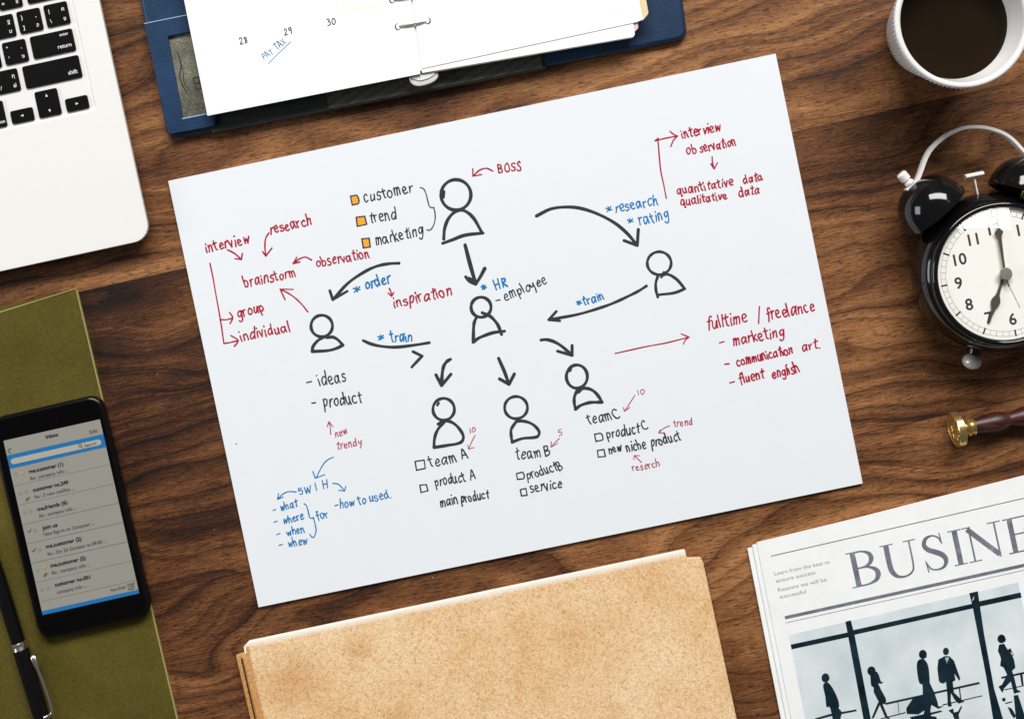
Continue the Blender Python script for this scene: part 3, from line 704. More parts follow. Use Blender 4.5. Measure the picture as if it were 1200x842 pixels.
    note(L_, [('-', 392, 594.8, 398, 593.6, 6), ('how', 398, 595.2, 416.6, 591.4, 6.4), ('to', 419.6, 591.2, 430, 588.4, 6.6), ('used.', 432.6, 588, 459, 582.4, 6.6)], 1.3, 'blue words how to used')
    note(K, [('new', 392.6, 512, 408.8, 506.8, 6)], 1.15, 'thin red word new')
    note(K, [('trendy', 394.4, 526.8, 424.8, 521, 6)], 1.15, 'thin red word trendy')
    note(K, [('10', 549.6, 507.4, 558.4, 505, 4)], 1.0, 'thin red number 10 above team A')
    note(K, [('5', 654.4, 511.2, 660, 509.6, 4.8)], 1.0, 'thin red number 5 above team B')
    note(K, [('10', 746.8, 462.6, 756, 461.4, 4)], 1.0, 'thin red number 10 above team C')
    note(K, [('trend', 789.2, 500, 812.4, 497, 5.8)], 1.1, 'thin red word trend')
    note(K, [('reserch', 741, 552, 774.2, 546, 5.6)], 1.15, 'thin red word reserch')
sheet()

# ------------------------------------------------------------------ laptop
def laptop():
    ZT = 0.0135
    t = thing('laptop', 'pale laptop with black keyboard, its corner lying on the desk', 'laptop', P(20, 130, 0))
    c, s = math.cos(TILT), math.sin(TILT)
    # body outline: sharp corner near (177,281)
    br = (176.5, 280.0); up = (br[0] - 420 * s, br[1] - 420 * c); bl = (br[0] - 460 * c, br[1] + 460 * s); ul = (up[0] - 460 * c, up[1] + 460 * s)
    out = rpoly([ul, up, br, bl], [0, 0, 19, 0])
    # keyboard well, corner at (112.5,128.5)
    kc = (112.6, 128.6); ku = (kc[0] - 230 * s, kc[1] - 230 * c); kl = (kc[0] - 395 * c, kc[1] + 395 * s); kul = (ku[0] - 395 * c, ku[1] + 395 * s)
    well = rpoly([kul, ku, kc, kl], [0, 3, 3, 3], 4)
    mb = MB(); n = len(out); cxp = P(-60, -20, 0)
    r0 = [P(x, y, ZT) for x, y in out]; r1 = [Vector((p.x, p.y, ZT - 0.0032)) for p in r0]
    r2 = [Vector((p.x, p.y, 0.0012)) - Vector((p.x - cxp.x, p.y - cxp.y, 0)).normalized() * 0.011 for p in r0]
    mb.add(r0 + r1 + r2, [list(range(n)), list(range(3 * n - 1, 2 * n - 1, -1))] + [[k * n + i, k * n + (i + 1) % n, (k + 1) * n + (i + 1) % n, (k + 1) * n + i] for k in (0, 1) for i in range(n)])
    body = mb.build('base', M_alu, t, bevel=0.0014)
    # the recessed well is cut out of the shell
    cut = MB(); prism_mb(cut, well, ZT - 0.0012, ZT + 0.01)
    # (outline was read at the shell's top: shift to that height)
    cut.v = [Vector((v.x * (H - ZT) / (H - ZT - 0.01), CY + (v.y - CY) * (H - ZT) / (H - ZT - 0.01), v.z)) for v in cut.v]
    co_ = cut.build('cutter', M_alu, None)
    for mod in list(body.modifiers): body.modifiers.remove(mod)
    bo = body.modifiers.new('well', 'BOOLEAN'); bo.object = co_; bo.operation = 'DIFFERENCE'; bo.solver = 'EXACT'
    bv = body.modifiers.new('bevel', 'BEVEL'); bv.width = 0.0006; bv.segments = 3; bv.limit_method = 'ANGLE'; bv.angle_limit = math.radians(50)
    bpy.context.view_layer.update()
    me = bpy.data.meshes.new_from_object(body.evaluated_get(bpy.context.evaluated_depsgraph_get()))
    body.modifiers.clear(); body.data = me; bpy.data.objects.remove(co_)
    for p in me.polygons: p.use_smooth = False
    ZK = ZT + 0.0002
    zl = ZK + 0.00008
    def key(cx, cy, kw, kh, legends):
        o = prism('key', rpoly(box_px(cx, cy, kw, kh), 2.6, 5), ZT - 0.0011, ZK, M_key, t, bevel=0.0005)
        if legends:
            mb = MB(); mb.open = True
            for txt, lx, ly, cap, al in legends:      # lx,ly from the key centre along its own axes; al: c / r
                x = cx + lx * c + ly * s; y = cy - lx * s + ly * c
                if txt in '<>^_' and len(txt) == 1:
                    r = 1.9
                    tri = {'<': [(-r, 0), (r * .8, -r * .75), (r * .8, r * .75)], '>': [(r, 0), (-r * .8, r * .75), (-r * .8, -r * .75)],
                           '^': [(0, -r), (r * .75, r * .8), (-r * .75, r * .8)], '_': [(0, r), (-r * .75, -r * .8), (r * .75, -r * .8)]}[txt]
                    mb.add([P(x + a * c + b * s, y - a * s + b * c, zl) for a, b in tri], [[0, 1, 2]])
                else:
                    L = 1.0 * cap * max(1, len(txt)) * 0.72 * 1.06
                    if al == 'r': xa, ya = x - L * c, y + L * s; xb, yb = x, y
                    else: xa, ya = x - L / 2 * c, y + L / 2 * s; xb, yb = x + L / 2 * c, y - L / 2 * s
                    print_text(mb, txt, xa, ya, xb, yb, zl, cap, 0.012, keep=(len(txt) == 1), right=(al == 'r'))
            lo = mb.build('key_legend', M_legend, o, bevel=None)
        return o
    def duo(cx, cy, a, b, th1, th2):
        key(cx, cy, 28, 26.5, [(x, lx, ly, cp, 'c') for x, lx, ly, cp in ((a, -8.3, -3.2, 4.6), (b, -8.3, 8.6, 4.6), (th1, 8.2, -2.6, 4.6), (th2, 8.2, 8.8, 4.6)) if x])
    sx, sy = 31.7, -7.3
    duo(3.0, 31.7, '{', '[', 'ฐ', 'บ'); duo(34.7, 24.4, '}', ']', ',', 'ล'); duo(66.4, 16.9, '|', '\\', 'ฅ', 'ฃ')
    duo(3.0 - sx, 31.7 - sy, '', 'P', 'ญ', 'ย'); duo(3.0 - 2 * sx, 31.7 - 2 * sy, '', 'O', 'ฯ', 'น')
    duo(17.7, 61.0, '"', "'", '.', 'ง'); duo(17.7 - sx, 61 - sy, ':', ';', 'ซ', 'ว'); duo(17.7 - 2 * sx, 61 - 2 * sy, '', 'L', 'ศ', 'ส')
    key(61.6, 51.3, 50.8, 26.5, [('enter', 20.5, -6.6, 3.5, 'r'), ('return', 21.5, 7.4, 4.7, 'r')])
    duo(8.2, 95.4, '?', '/', 'ฦ', 'ฝ'); duo(8.2 - sx, 95.4 - sy, '>', '.', 'ฬ', 'ใ'); duo(8.2 - 2 * sx, 95.4 - 2 * sy, '<', ',', 'ฒ', 'ม')
    key(60.9, 84.2, 67.6, 26.5, [('shift', 29.4, 7.6, 4.8, 'r')])
    duo(10.4, -3.0, '+', '=', '', 'ช'); duo(10.4 - sx, -3 - sy, '_' if False else '', '-', '', 'ข')
    key(54.1, -13.2, 49.5, 26.5, [('delete', 21, 7.6, 4.4, 'r')])
    key(25.9, 135.5, 27, 15.6, [('<', 0, 0, 4, 'c')]); key(90.1, 121.4, 27, 15.8, [('>', 0, 0, 4, 'c')])
    key(56.0, 120.8, 27, 31.2, [('^', 0.3, -9, 4, 'c'), ('_', 0.3, 9.2, 4, 'c')])
    key(-8.3, 135.5, 28, 31, [('option', 12.4, 11, 4.2, 'r')]); key(-42, 143, 36, 31, [('command', 15.5, 11, 4.2, 'r')])
laptop()

# ------------------------------------------------------------------ ring planner
def planner():
    t = thing('ring_planner', 'open ring planner with blank white pages in a navy leather cover', 'planner', P(485, 40, 0))
    ZC = 0.0062
    cover = rpoly([(142, -110), (768, -232), (806.5, 45.5), (196, 164)], [0, 0, 13, 13])
    cov = prism('cover', cover, 0.0005, ZC, M_leather, t, bevel=0.0028, smooth=True)
    # pocket panel with a cut-out window (frame built as a ring of faces)
    zp = ZC + 0.0028
    ow = [(169.0, 27.8), (260, 9.3), (252, 147.5), (203.8, 157.5), (196.5, 152)]
    inn = [(196.4, 43), (250, 32), (247, 132.0), (214, 138.8)]
    mb = MB()
    o5 = [ow[0], ow[1], ow[2], (197.5, 157.6)]
    ot = [P(x, y, zp) for x, y in o5]; it = [P(x, y, zp) for x, y in inn]
    ob = [Vector((p.x, p.y, ZC)) for p in ot]; ib = [Vector((p.x, p.y, ZC)) for p in it]
    fs = []
    for i in range(4):
        j = (i + 1) % 4
        fs += [[i, j, 4 + j, 4 + i], [8 + j, 8 + i, 12 + i, 12 + j], [i, 8 + i, 8 + j, j], [4 + i, 4 + j, 12 + j, 12 + i]]
    mb.add(ot + it + ob + ib, fs)
    pk = mb.build('pocket', M_leather, t, bevel=0.0004)
    mb = MB()
    e = [(168.6, 28.4), (222, 17.5), (222, 16.6), (168.4, 27.5)]
    prism_mb(mb, e, zp - 0.0003, zp + 0.0003)
    mb.build('pocket_edge', M_piping, pk); mb = MB()
    e = [(213.4, 139.8), (245, 133.5), (245, 132.4), (213.4, 138.6)]
    prism_mb(mb, e, zp - 0.0003, zp + 0.0003)
    mb.build('pocket_edge', M_piping, pk)
    win = prism('pocket_window', [(194.8, 42), (262, 28.5), (282, 126.5), (213, 139.8)], ZC + 0.00005, ZC + 0.00022, M_mesh, t)
    ink = Ink(ZC + 0.0003)
    ink.curve([(208, 62), (212, 76), (211, 92), (218, 108)], 1.2); ink.curve([(212, 72), (215, 88), (216, 98), (222, 106)], 0.8)
    for q in ([(226, 92), (233, 90.5), (234, 97), (228, 98)], [(228, 98.5), (234.5, 97.5), (236, 104), (229.5, 105)]):
        for a, b in zip(q, q[1:] + q[:1]): ink.stroke([a, b], 1.1)
    ink.build('window_stitching', mat('grey_stitch', lin(38, 36, 32), 0.7), win)
    # black strip painting the pages' shadow along the lower edge and the ribbed spine band
    prism('page_shadow_strip', [(243, 136), (629, 41), (640, 81.0), (382, 130.6), (249, 156.2)], ZC - 0.0030, ZC + 0.0005, M_shade, t, bevel=0.0005)
    prism('spine_band', [(378, 90), (629, 41), (636.4, 79.2), (385.6, 127.6)], ZC - 0.0004, ZC + 0.0012, M_band, t, bevel=0.0004)
    # pages: left stack, right stack of offset sheets
    ZL = 0.019
    mb = MB()
    lp = [(216.3 - 40, -195), (451, -235), (492.6, 86.6), (243.4, 135.6)]
    for k in range(5):
        o = k * 0.5 + random.uniform(-0.3, 0.3)
        q = [(x + (o if i in (0, 3) else 0), y - (o * 0.4 if i in (2, 3) else 0)) for i, (x, y) in enumerate(lp)]
        z1 = ZL - k * 0.0018
        prism_mb(mb, q, z1 - 0.0016, z1)
    mb.build('page_stack', M_page, t)
    mb = MB()
    for k, q in enumerate(([(452.6, -235), (709, -210), (753.4, 22.8), (746.6, 26.0), (494.3, 80.6)],
                           [(452.6, -235), (702, -210), (742, 27.0), (744, 40.3), (742.2, 43.4), (494.6, 85.6)],
                           [(452.6, -235), (702, -210), (741, 27), (743.4, 40.6), (741.6, 43.8), (495, 86.0)],
                           [(452.6, -235), (702, -210), (740.5, 27), (742.8, 40.8), (741, 44), (495.4, 86.4)])):
        z1 = ZL - (0, 0.0005, 0.0018, 0.0032)[k]
        prism_mb(mb, q, z1 - (0.0004, 0.0012, 0.0013, 0.0045)[k], z1)
    mb.build('page_stack', M_page, t)
    prism('gutter_page', [(440, -235), (470, -235), (506, 80), (478, 86)], ZL - 0.0045, ZL - 0.0016, M_page, t)
    prism('index_tab', rpoly([(712, -205), (720, -205), (760, 16), (753, 24.5), (744, 25)], [0, 0, 4, 3, 0], 4), ZL - 0.0014, ZL - 0.0006, M_cream, t, label='cream index tab')
    prism('index_tab', rpoly([(736, 24), (747.2, 24), (748, 33), (743.8, 37.4), (738, 37)], [0, 2, 2, 2, 0], 4), ZL - 0.0018, ZL - 0.00145, M_pinktab, t, label='pink index tab')
    # rings through punched holes
    for (dx, dy) in ((0, 0), (-6.8, -31.5), (-13.6, -63)):
        h1 = (466.3 + dx, 31.6 + dy); h2 = (501.2 + dx, 24.6 + dy)
        ink = Ink(ZL + 0.00005)
        for hx, hy in (h1, h2):
            ink.fill([(hx + 3.7 * math.cos(k * math.pi / 10), hy + 4.2 * math.sin(k * math.pi / 10)) for k in range(20)])
        ink.build('punched_hole', M_shade, t)
        ink = Ink(ZL + 0.0001)
        for (hx, hy), sg in ((h1, 0.9), (h2, -0.9)):
            ink.fill([(hx + sg * 0.8 + 3.0 * math.cos(k * math.pi / 10), hy - 0.5 + 3.5 * math.sin(k * math.pi / 10)) for k in range(20)])
        ink.build('page_underneath', M_page, t)
        a = P(*h1, ZL); b = P(*h2, ZL); pts = []
        for k in range(17):
            f = k / 16
            p = a.lerp(b, 0.06 + 0.88 * f); p.z = ZL - 0.0002 + 0.0012 * math.sin(math.pi * f) ** 0.7
            pts.append(p)
        mb = MB(); sweep(mb, pts, 0.0021, 0.0021, n=10)
        mb.build('ring', M_ring, t, smooth=True)
    # metal clasp end of the ring rail
    ZK = ZC + 0.0022
    ZC = 0.0138; ZK = ZC + 0.0022
    q = crom([(479, 91), (480.5, 95.5), (484, 99.5), (490, 101), (498, 99.8), (506, 97), (511.5, 93), (513.6, 88.5), (512.5, 84.6)], 4)
    cl = prism('clasp', q, ZC + 0.0003, ZK, M_chrome, t, bevel=0.0007, smooth=True)
    q2 = crom([(484, 92.5), (492, 94.6), (502, 92), (510, 87)], 4)
    prism('clasp_tongue', q2 + [(509, 84), (484, 90)], ZK - 0.0003, ZK + 0.0008, M_satin, cl, bevel=0.0003, smooth=True)
    # writing on the pages
    Z = ZL + 0.00006
    for tx, x, y in (('28', 286, 48), ('29', 338, 37), ('30', 388.5, 26)):
        ink = Ink(Z); write(ink, tx, x - 5, y + 4.6, x + 5.5, y + 2.2, 5, 1.1, 0.6); ink.build('date_number', M_black, t, 'date number ' + tx)
    ink = Ink(Z); write(ink, 'PAY TAX', 309, 70.4, 336.5, 50.4, 4.6, 0.75); ink.stroke([(314.5, 74.6), (326, 63), (340.5, 49.4)], 0.8)
    ink.build('handwritten_note', M_blue, t, 'blue words PAY TAX')
    ink = Ink(Z); ink.stroke([(393.5, -4), (396.2, 14.8)], 2.2); ink.stroke([(396.2, 14.8), (444.6, 5.6)], 2.2); ink.stroke([(444.6, 5.6), (442.5, -6)], 2.2)
    ink.build('highlighter_frame', M_yellow, t)
    mb = MB(); mb.open = True; print_text(mb, 'F a i t h', 715, 14.6, 733, 10.6, Z, 3.4); mb.build('faint_print', M_faint, t, bevel=None)
planner()

# ------------------------------------------------------------------ coffee cup
def cup():
    h = 0.070
    rim = P(1128.5, 23.5, h); base = Vector((rim.x, rim.y, 0))
    t = thing('coffee_cup', 'white ribbed cup holding black coffee, standing above the alarm clock', 'cup', base)
    prof = [(0.0, 0.0012), (0.0245, 0.0012), (0.0265, 0.0004), (0.0276, 0.0012), (0.0278, 0.003)]
    n = 22
    for k in range(n + 1):
        f = k / n
        prof.append((0.0280 + (0.0405 - 0.0280) * f, 0.004 + 0.0605 * f))
    prof += [(0.0412, 0.0655), (0.0422, 0.0666), (0.0426, 0.0682), (0.0422, 0.0697), (0.0412, 0.0700), (0.0400, 0.0700), (0.0390, 0.0694), (0.0386, 0.067)]
    for k in range(14):
        f = 1 - (k + 1) / 14
        prof.append((0.0255 + (0.0384 - 0.0255) * f, 0.006 + 0.059 * f))
    prof.append((0.0, 0.0058))
    outer_n = 5 + n + 1
    hs = [p for p in prof]
    def rib(r, hh, a):
        # ribs only on the outside wall (outer radius at this height)
        if 0.003 < hh < 0.0660 and r >= 0.0280 + (0.0405 - 0.0280) * max(0, (hh - 0.004) / 0.0605) - 0.0003:
            return r + 0.0016 * abs(math.cos(a * 48)) ** 0.6
        return r
    mb = MB(); lathe(mb, prof, base, (0, 0, 1), 96 * 10, rib)
    mb.build('cup_wall', M_china, t, smooth=True, ang=60)
    cz = 0.050
    r = 0.0255 + (0.0384 - 0.0255) * ((cz - 0.006) / 0.059) + 0.0004
    mb = MB(); lathe(mb, [(r - 0.0012, cz - 0.004), (r, cz), (0.0, cz)], base, (0, 0, 1), 96)
    cf = mb.build('coffee', M_coffee, None, smooth=True)
    cf['label'] = 'dark black coffee filling the white ribbed cup'; cf['category'] = 'coffee'
cup()

# ------------------------------------------------------------------ twin-bell alarm clock
def clock():
    ZD = 0.044
    C = P(1176, 320.5, ZD); C = Vector((C.x, C.y, 0))
    ta = math.radians(11.4)
    ur = Vector((math.cos(ta), math.sin(ta), 0)); uu = Vector((-math.sin(ta), math.cos(ta), 0)); uz = Vector((0, 0, 1))
    t = thing('alarm_clock', 'black twin-bell alarm clock with cream dial lying on its back', 'clock', C)
    L = lambda a, b, z: C + ur * a + uu * b + uz * z
    mm = 0.001
    mb = MB(); lathe(mb, [(0, 1.5 * mm), (36 * mm, 1.5 * mm), (44 * mm, 4 * mm), (49.5 * mm, 10 * mm), (52 * mm, 18 * mm), (52.4 * mm, 25 * mm), (51.4 * mm, 32 * mm), (49 * mm, 38 * mm), (46.8 * mm, 41 * mm), (45.6 * mm, 41.5 * mm), (0, 41.5 * mm)], C, uz, 96)
    mb.build('case', M_gloss, t, smooth=True, ang=50)
    mb = MB(); lathe(mb, [(46.6 * mm, 40.8 * mm), (47.2 * mm, 43 * mm), (46.6 * mm, 45.6 * mm), (45.2 * mm, 47.2 * mm), (43.6 * mm, 47.0 * mm), (42.7 * mm, 45.6 * mm), (42.5 * mm, 43.2 * mm)], C, uz, 96, close=True)
    mb.build('bezel', M_gloss, t, smooth=True, ang=70)
    mb = MB(); lathe(mb, [(43 * mm, 42 * mm), (43 * mm, ZD), (0, ZD)], C, uz, 96)
    dial = mb.build('dial', M_dial, t)
    # minute track, hour bars, numerals
    zt = ZD + 0.00005
    mb = MB(); mb.open = True
    def ringf(r0, r1, z):
        n = 120; vs = []
        for k in range(n):
            a = 2 * math.pi * k / n
            vs.append(L(r0 * math.cos(a), r0 * math.sin(a), z)); vs.append(L(r1 * math.cos(a), r1 * math.sin(a), z))
        mb.add(vs, [[2 * k, 2 * k + 1, (2 * k + 3) % (2 * n), (2 * k + 2) % (2 * n)] for k in range(n)])
    def bar(a, r0, r1, wd, z):
        d = Vector((math.sin(a), math.cos(a), 0)); n_ = Vector((d.y, -d.x, 0)) * (wd / 2)
        mb.add([L(*(d * r0 + n_).xy, z), L(*(d * r0 - n_).xy, z), L(*(d * r1 - n_).xy, z), L(*(d * r1 + n_).xy, z)], [[0, 1, 2, 3]])
    ringf(37.1 * mm, 37.3 * mm, zt); ringf(40.3 * mm, 40.5 * mm, zt)
    for k in range(60): bar(k * math.pi / 30, 37.2 * mm, 40.4 * mm, 0.22 * mm, zt + 0.00001)
    mb.build('minute_track', mat('thin_grey_print', lin(120, 114, 106), 0.6), dial, bevel=None)
    mb = MB(); mb.open = True
    for k in range(12): bar(k * math.pi / 6, 36.8 * mm, 41.0 * mm, 1.05 * mm, zt + 0.00003)
    mb.build('hour_marks', M_num, dial, bevel=None)
    fz = (H - ZD) / H * S
    for hnum in range(1, 13):
        a = hnum * math.pi / 6
        p = L(29.6 * mm * math.sin(a), 29.6 * mm * math.cos(a), zt)
        px, py = 600 + p.x / fz, PV - (p.y - CY) / fz
        cap = 13.6; wpx = 14
        c_, s_ = math.cos(ta), math.sin(ta)
        bx, by = px + cap / 2 * s_, py + cap / 2 * c_
        mb = MB(); mb.open = True
        print_text(mb, str(hnum), bx - wpx / 2 * c_, by + wpx / 2 * s_, bx + wpx / 2 * c_, by - wpx / 2 * s_, zt + 0.00002, cap, 0.02, keep=True)
        mb.build('numeral', M_num, dial, bevel=None)
    # hands
    def hand(name, ang, prof, z, m):
        d = Vector((math.sin(ang), math.cos(ang), 0)); n_ = Vector((d.y, -d.x, 0)); k = len(prof)
        pts = [(d * r + n_ * w_) for r, w_ in prof] + [(d * r - n_ * w_) for r, w_ in reversed(prof)]
        mb = MB(); top = [L(p.x, p.y, z) for p in pts]; bot = [L(p.x, p.y, z - 0.0005) for p in pts]; n2 = len(pts)
        mb.add(top + bot, [list(range(n2)), list(range(2 * n2 - 1, n2 - 1, -1))] + [[i, (i + 1) % n2, n2 + (i + 1) % n2, n2 + i] for i in range(n2)])
        return mb.build(name, m, t)
    pr = [(0, .7), (12, .8), (23, 1.1), (24.5, 1.3), (26.3, 2.5), (27.3, 2.6), (28.6, 1.3), (30, .5), (40, .4), (40.4, .15)]
    hand('minute_hand', math.radians(3.4), [(a * mm, b * mm) for a, b in pr], ZD + 0.0026, M_hand)
    pr = [(0, .8), (12, .9), (14.5, 1.2), (16.5, 2.4), (18.5, 3.0), (20.5, 2.7), (23.5, 1.4), (28, .7), (33, .5)]
    hand('hour_hand', math.radians(208.6), [(a * mm, b * mm) for a, b in pr], ZD + 0.0016, M_hand)
    hand('second_hand', math.radians(175.0), [(a * mm, b * mm) for a, b in [(0, .3), (8.6, .4)]], ZD + 0.0033, M_hand)
    hand('alarm_hand', math.radians(165.0), [(a * mm, b * mm) for a, b in [(0, .2), (24, .1)]], ZD + 0.0009, mat('pale_hand', lin(222, 220, 212), 0.5))
    mb = MB(); lathe(mb, [(4.0 * mm, ZD + 0.0035), (4.2 * mm, ZD + 0.0041), (3.6 * mm, ZD + 0.0047), (0, ZD + 0.0049)], C, uz, 32)
    mb.build('hub', M_hub, t, smooth=True)
    mb = MB(); mb.open = True
    R_ = 42.9 * mm
    lathe(mb, [(R_ * k / 14, 46.0 * mm - 78.2 * mm + math.sqrt((89.2 * mm) ** 2 - (R_ * k / 14) ** 2)) for k in range(14, 0, -1)] + [(0.0001, 57.0 * mm)], C, uz, 96)
    mb.f = mb.f[:-2]; mb.m = mb.m[:-2]
    mb.build('glass_cover', M_glass, t, smooth=True, ang=180, bevel=None)
    # bells, handle, hammer
    ZB = 0.026
    lb = P(1097, 249, ZB) - C; a0, b0 = lb.dot(ur), lb.dot(uu)
    for sg in (-1, 1):
        o = L(sg * abs(a0), b0, ZB)
        ax = (uu * 0.858 + ur * (0.513 * sg)).normalized()
        mb = MB(); r = 23.3 * mm
        pf = [(0.0, 1.2 * mm), (r * 0.9, 1.2 * mm), (r * 0.97, 0.0), (r * 1.015, 0.3 * mm), (r * 1.02, 1.5 * mm)]
        for k in range(1, 15):
            th = k / 14 * math.pi / 2
            pf.append((r * math.cos(th) ** 0.85 if k < 14 else 0.0, 1.5 * mm + 23.0 * mm * math.sin(th)))
        lathe(mb, pf, o, ax, 64)
        bell = mb.build('bell', M_gloss, t, smooth=True, ang=50)
        mb = MB(); lathe(mb, [(0, 0), (3.2 * mm, 0), (3.2 * mm, 1.6 * mm), (2.4 * mm, 2.2 * mm), (2.4 * mm, 3.2 * mm), (3.4 * mm, 3.6 * mm), (3.6 * mm, 8.2 * mm), (2.8 * mm, 9.2 * mm), (0, 9.3 * mm)], o + ax * (25.6 * mm), ax, 24)
        mb.build('bell_screw', M_satin, bell, smooth=True)
        # post from the case to the bell
        mb = MB(); sweep(mb, [L(sg * 26 * mm, 42 * mm, ZB), o + ax * 2 * mm], 3.5 * mm, 3.5 * mm, n=12); mb.build('bell_post', M_brass, bell, smooth=True)
    half = [(1061.5, 223.5), (1067, 219.5), (1072.7, 213.6), (1077.5, 203), (1084, 185.5), (1091, 174), (1100.3, 165), (1110, 158), (1121, 152.8)]
    lp = []
    for q in half:
        v = P(*q, ZB) - C; lp.append((v.dot(ur), v.dot(uu)))
    bt = max(b for a, b in lp) + 0.0006
    path = lp + [(0.0, bt)] + [(-a, b) for a, b in reversed(lp)]
    path = crom([(a, b, 0) for a, b in path], 4)
    mb = MB(); hw, th = 3.4 * mm, 1.2 * mm
    pts3 = [L(a, b, ZB) for a, b, _ in path]; vs = []; fs = []
    for i, p in enumerate(pts3):
        tg = (pts3[min(i + 1, len(pts3) - 1)] - pts3[max(i - 1, 0)]).normalized(); nn = tg.cross(uz)
        for s1, s2 in ((1, .8), (.8, 1), (-.8, 1), (-1, .8), (-1, -.8), (-.8, -1), (.8, -1), (1, -.8)):
            vs.append(p + nn * (s1 * th) + uz * (s2 * hw))
    n_ = 8
    for i in range(len(pts3) - 1):
        for j in range(n_): fs.append([i * n_ + j, i * n_ + (j + 1) % n_, (i + 1) * n_ + (j + 1) % n_, (i + 1) * n_ + j])
    fs.append(list(range(n_))); fs.append([(len(pts3) - 1) * n_ + j for j in range(n_ - 1, -1, -1)])
    mb.add(vs, fs); mb.build('handle', M_satin, t, smooth=True)
    hb = P(1148.2, 204, ZB) - C; hx, hy = 0.0, hb.dot(uu)
    mb = MB(); sweep(mb, [L(0, 46 * mm, ZB), L(0, hy, ZB)], 1.1 * mm, 1.1 * mm, n=8)
    st = mb.build('hammer_stem', M_satin, t, smooth=True)
    mb = MB(); sweep(mb, [L(-6 * mm, hy, ZB), L(-5.7 * mm, hy, ZB), L(5.7 * mm, hy, ZB), L(6 * mm, hy, ZB)], 3.5 * mm, 6 * mm, n=12)
    mb.build('hammer_head', M_satin, st, smooth=True)
    # feet
    ft = P(1139, 423.5, 0.016) - C
    for sg in (-1, 1):
        a, b = sg * abs(ft.dot(ur)), ft.dot(uu)
        d = Vector((a, b, 0)).normalized()
        base = L(d.x * 48 * mm, d.y * 48 * mm, 0.018); end = L(a, b, 0.016)
        ax = (end - base).normalized(); Ln = (end - base).length
        mb = MB(); lathe(mb, [(4.6 * mm, 0), (4.6 * mm, Ln - 6 * mm), (3.6 * mm, Ln - 5 * mm), (0, Ln - 5 * mm)], base, ax, 24)
        lg = mb.build('foot', M_gloss, t, smooth=True)
        mb = MB(); r = 6.4 * mm
        lathe(mb, [(0, Ln - 5.6 * mm)] + [(r * math.cos(k / 8 * math.pi / 2 * 2 - math.pi / 2) if 0 < k < 8 else 0.0, Ln + r * 0.8 * math.sin(k / 8 * math.pi - math.pi / 2)) for k in range(1, 9)], base, ax, 32)
        mb.build('foot_ball', M_chrome, lg, smooth=True)
clock()

# ------------------------------------------------------------------ wax seal stamp
def stamp():
    a = P(1117, 503.5, 0.0118); r0 = 0.0118
    ax = Vector((math.cos(math.radians(10.5)), math.sin(math.radians(10.5)), -0.035)).normalized()
    t = thing('wax_seal_stamp', 'brass wax seal stamp with a dark red turned wooden handle', 'stamp', Vector((a.x, a.y, 0)))
    mm = 0.001
    mb = MB(); lathe(mb, [(0, 0.5 * mm), (9.6 * mm, 0.5 * mm), (10.2 * mm, 0), (11.2 * mm, 0), (11.7 * mm, .5 * mm), (11.7 * mm, 4.6 * mm), (11.2 * mm, 5.2 * mm), (5.4 * mm, 5.6 * mm), (4.1 * mm, 6.8 * mm), (4.1 * mm, 7.8 * mm), (5.6 * mm, 9 * mm), (6.4 * mm, 10.4 * mm), (5.2 * mm, 11.4 * mm), (5.2 * mm, 12.2 * mm), (6.2 * mm, 13.2 * mm), (6.0 * mm, 14 * mm), (0, 14 * mm)], a, ax, 64)
    hd = mb.build('seal_head', M_brass, t, smooth=True, ang=35)
    # engraved relief on the face
    q = Vector((0, 0, 1)).rotation_difference(ax); mb = MB()
    for k in range(42):
        rr = 8.6 * mm * math.sqrt((k + .5) / 42); an = k * 2.39996
        c0 = a + q @ Vector((rr * math.cos(an), rr * math.sin(an), 0.35 * mm)); an2 = an * 1.7
        d = q @ Vector((math.cos(an2), math.sin(an2), 0)) * 1.1 * mm
        sweep(mb, [c0 - d, c0 - d * .5, c0 + d * .5, c0 + d], .6 * mm, .5 * mm, up=ax, n=6)
    mb.build('seal_relief', M_brass, hd, smooth=True)
    prof = [(0, 13.8 * mm), (4.9 * mm, 13.8 * mm), (5.2 * mm, 16 * mm), (5.9 * mm, 22 * mm), (6.5 * mm, 28 * mm), (6.5 * mm, 31 * mm), (5.7 * mm, 34.5 * mm), (4.6 * mm, 37.5 * mm), (4.3 * mm, 39.5 * mm), (5.0 * mm, 42 * mm), (6.4 * mm, 48 * mm), (7.6 * mm, 58 * mm), (8.0 * mm, 68 * mm), (7.4 * mm, 80 * mm), (6.0 * mm, 90 * mm), (3 * mm, 95 * mm), (0, 96 * mm)]
    mb = MB(); lathe(mb, prof, a, ax, 48); mb.build('handle', M_rose_wood, t, smooth=True, ang=60)
stamp()

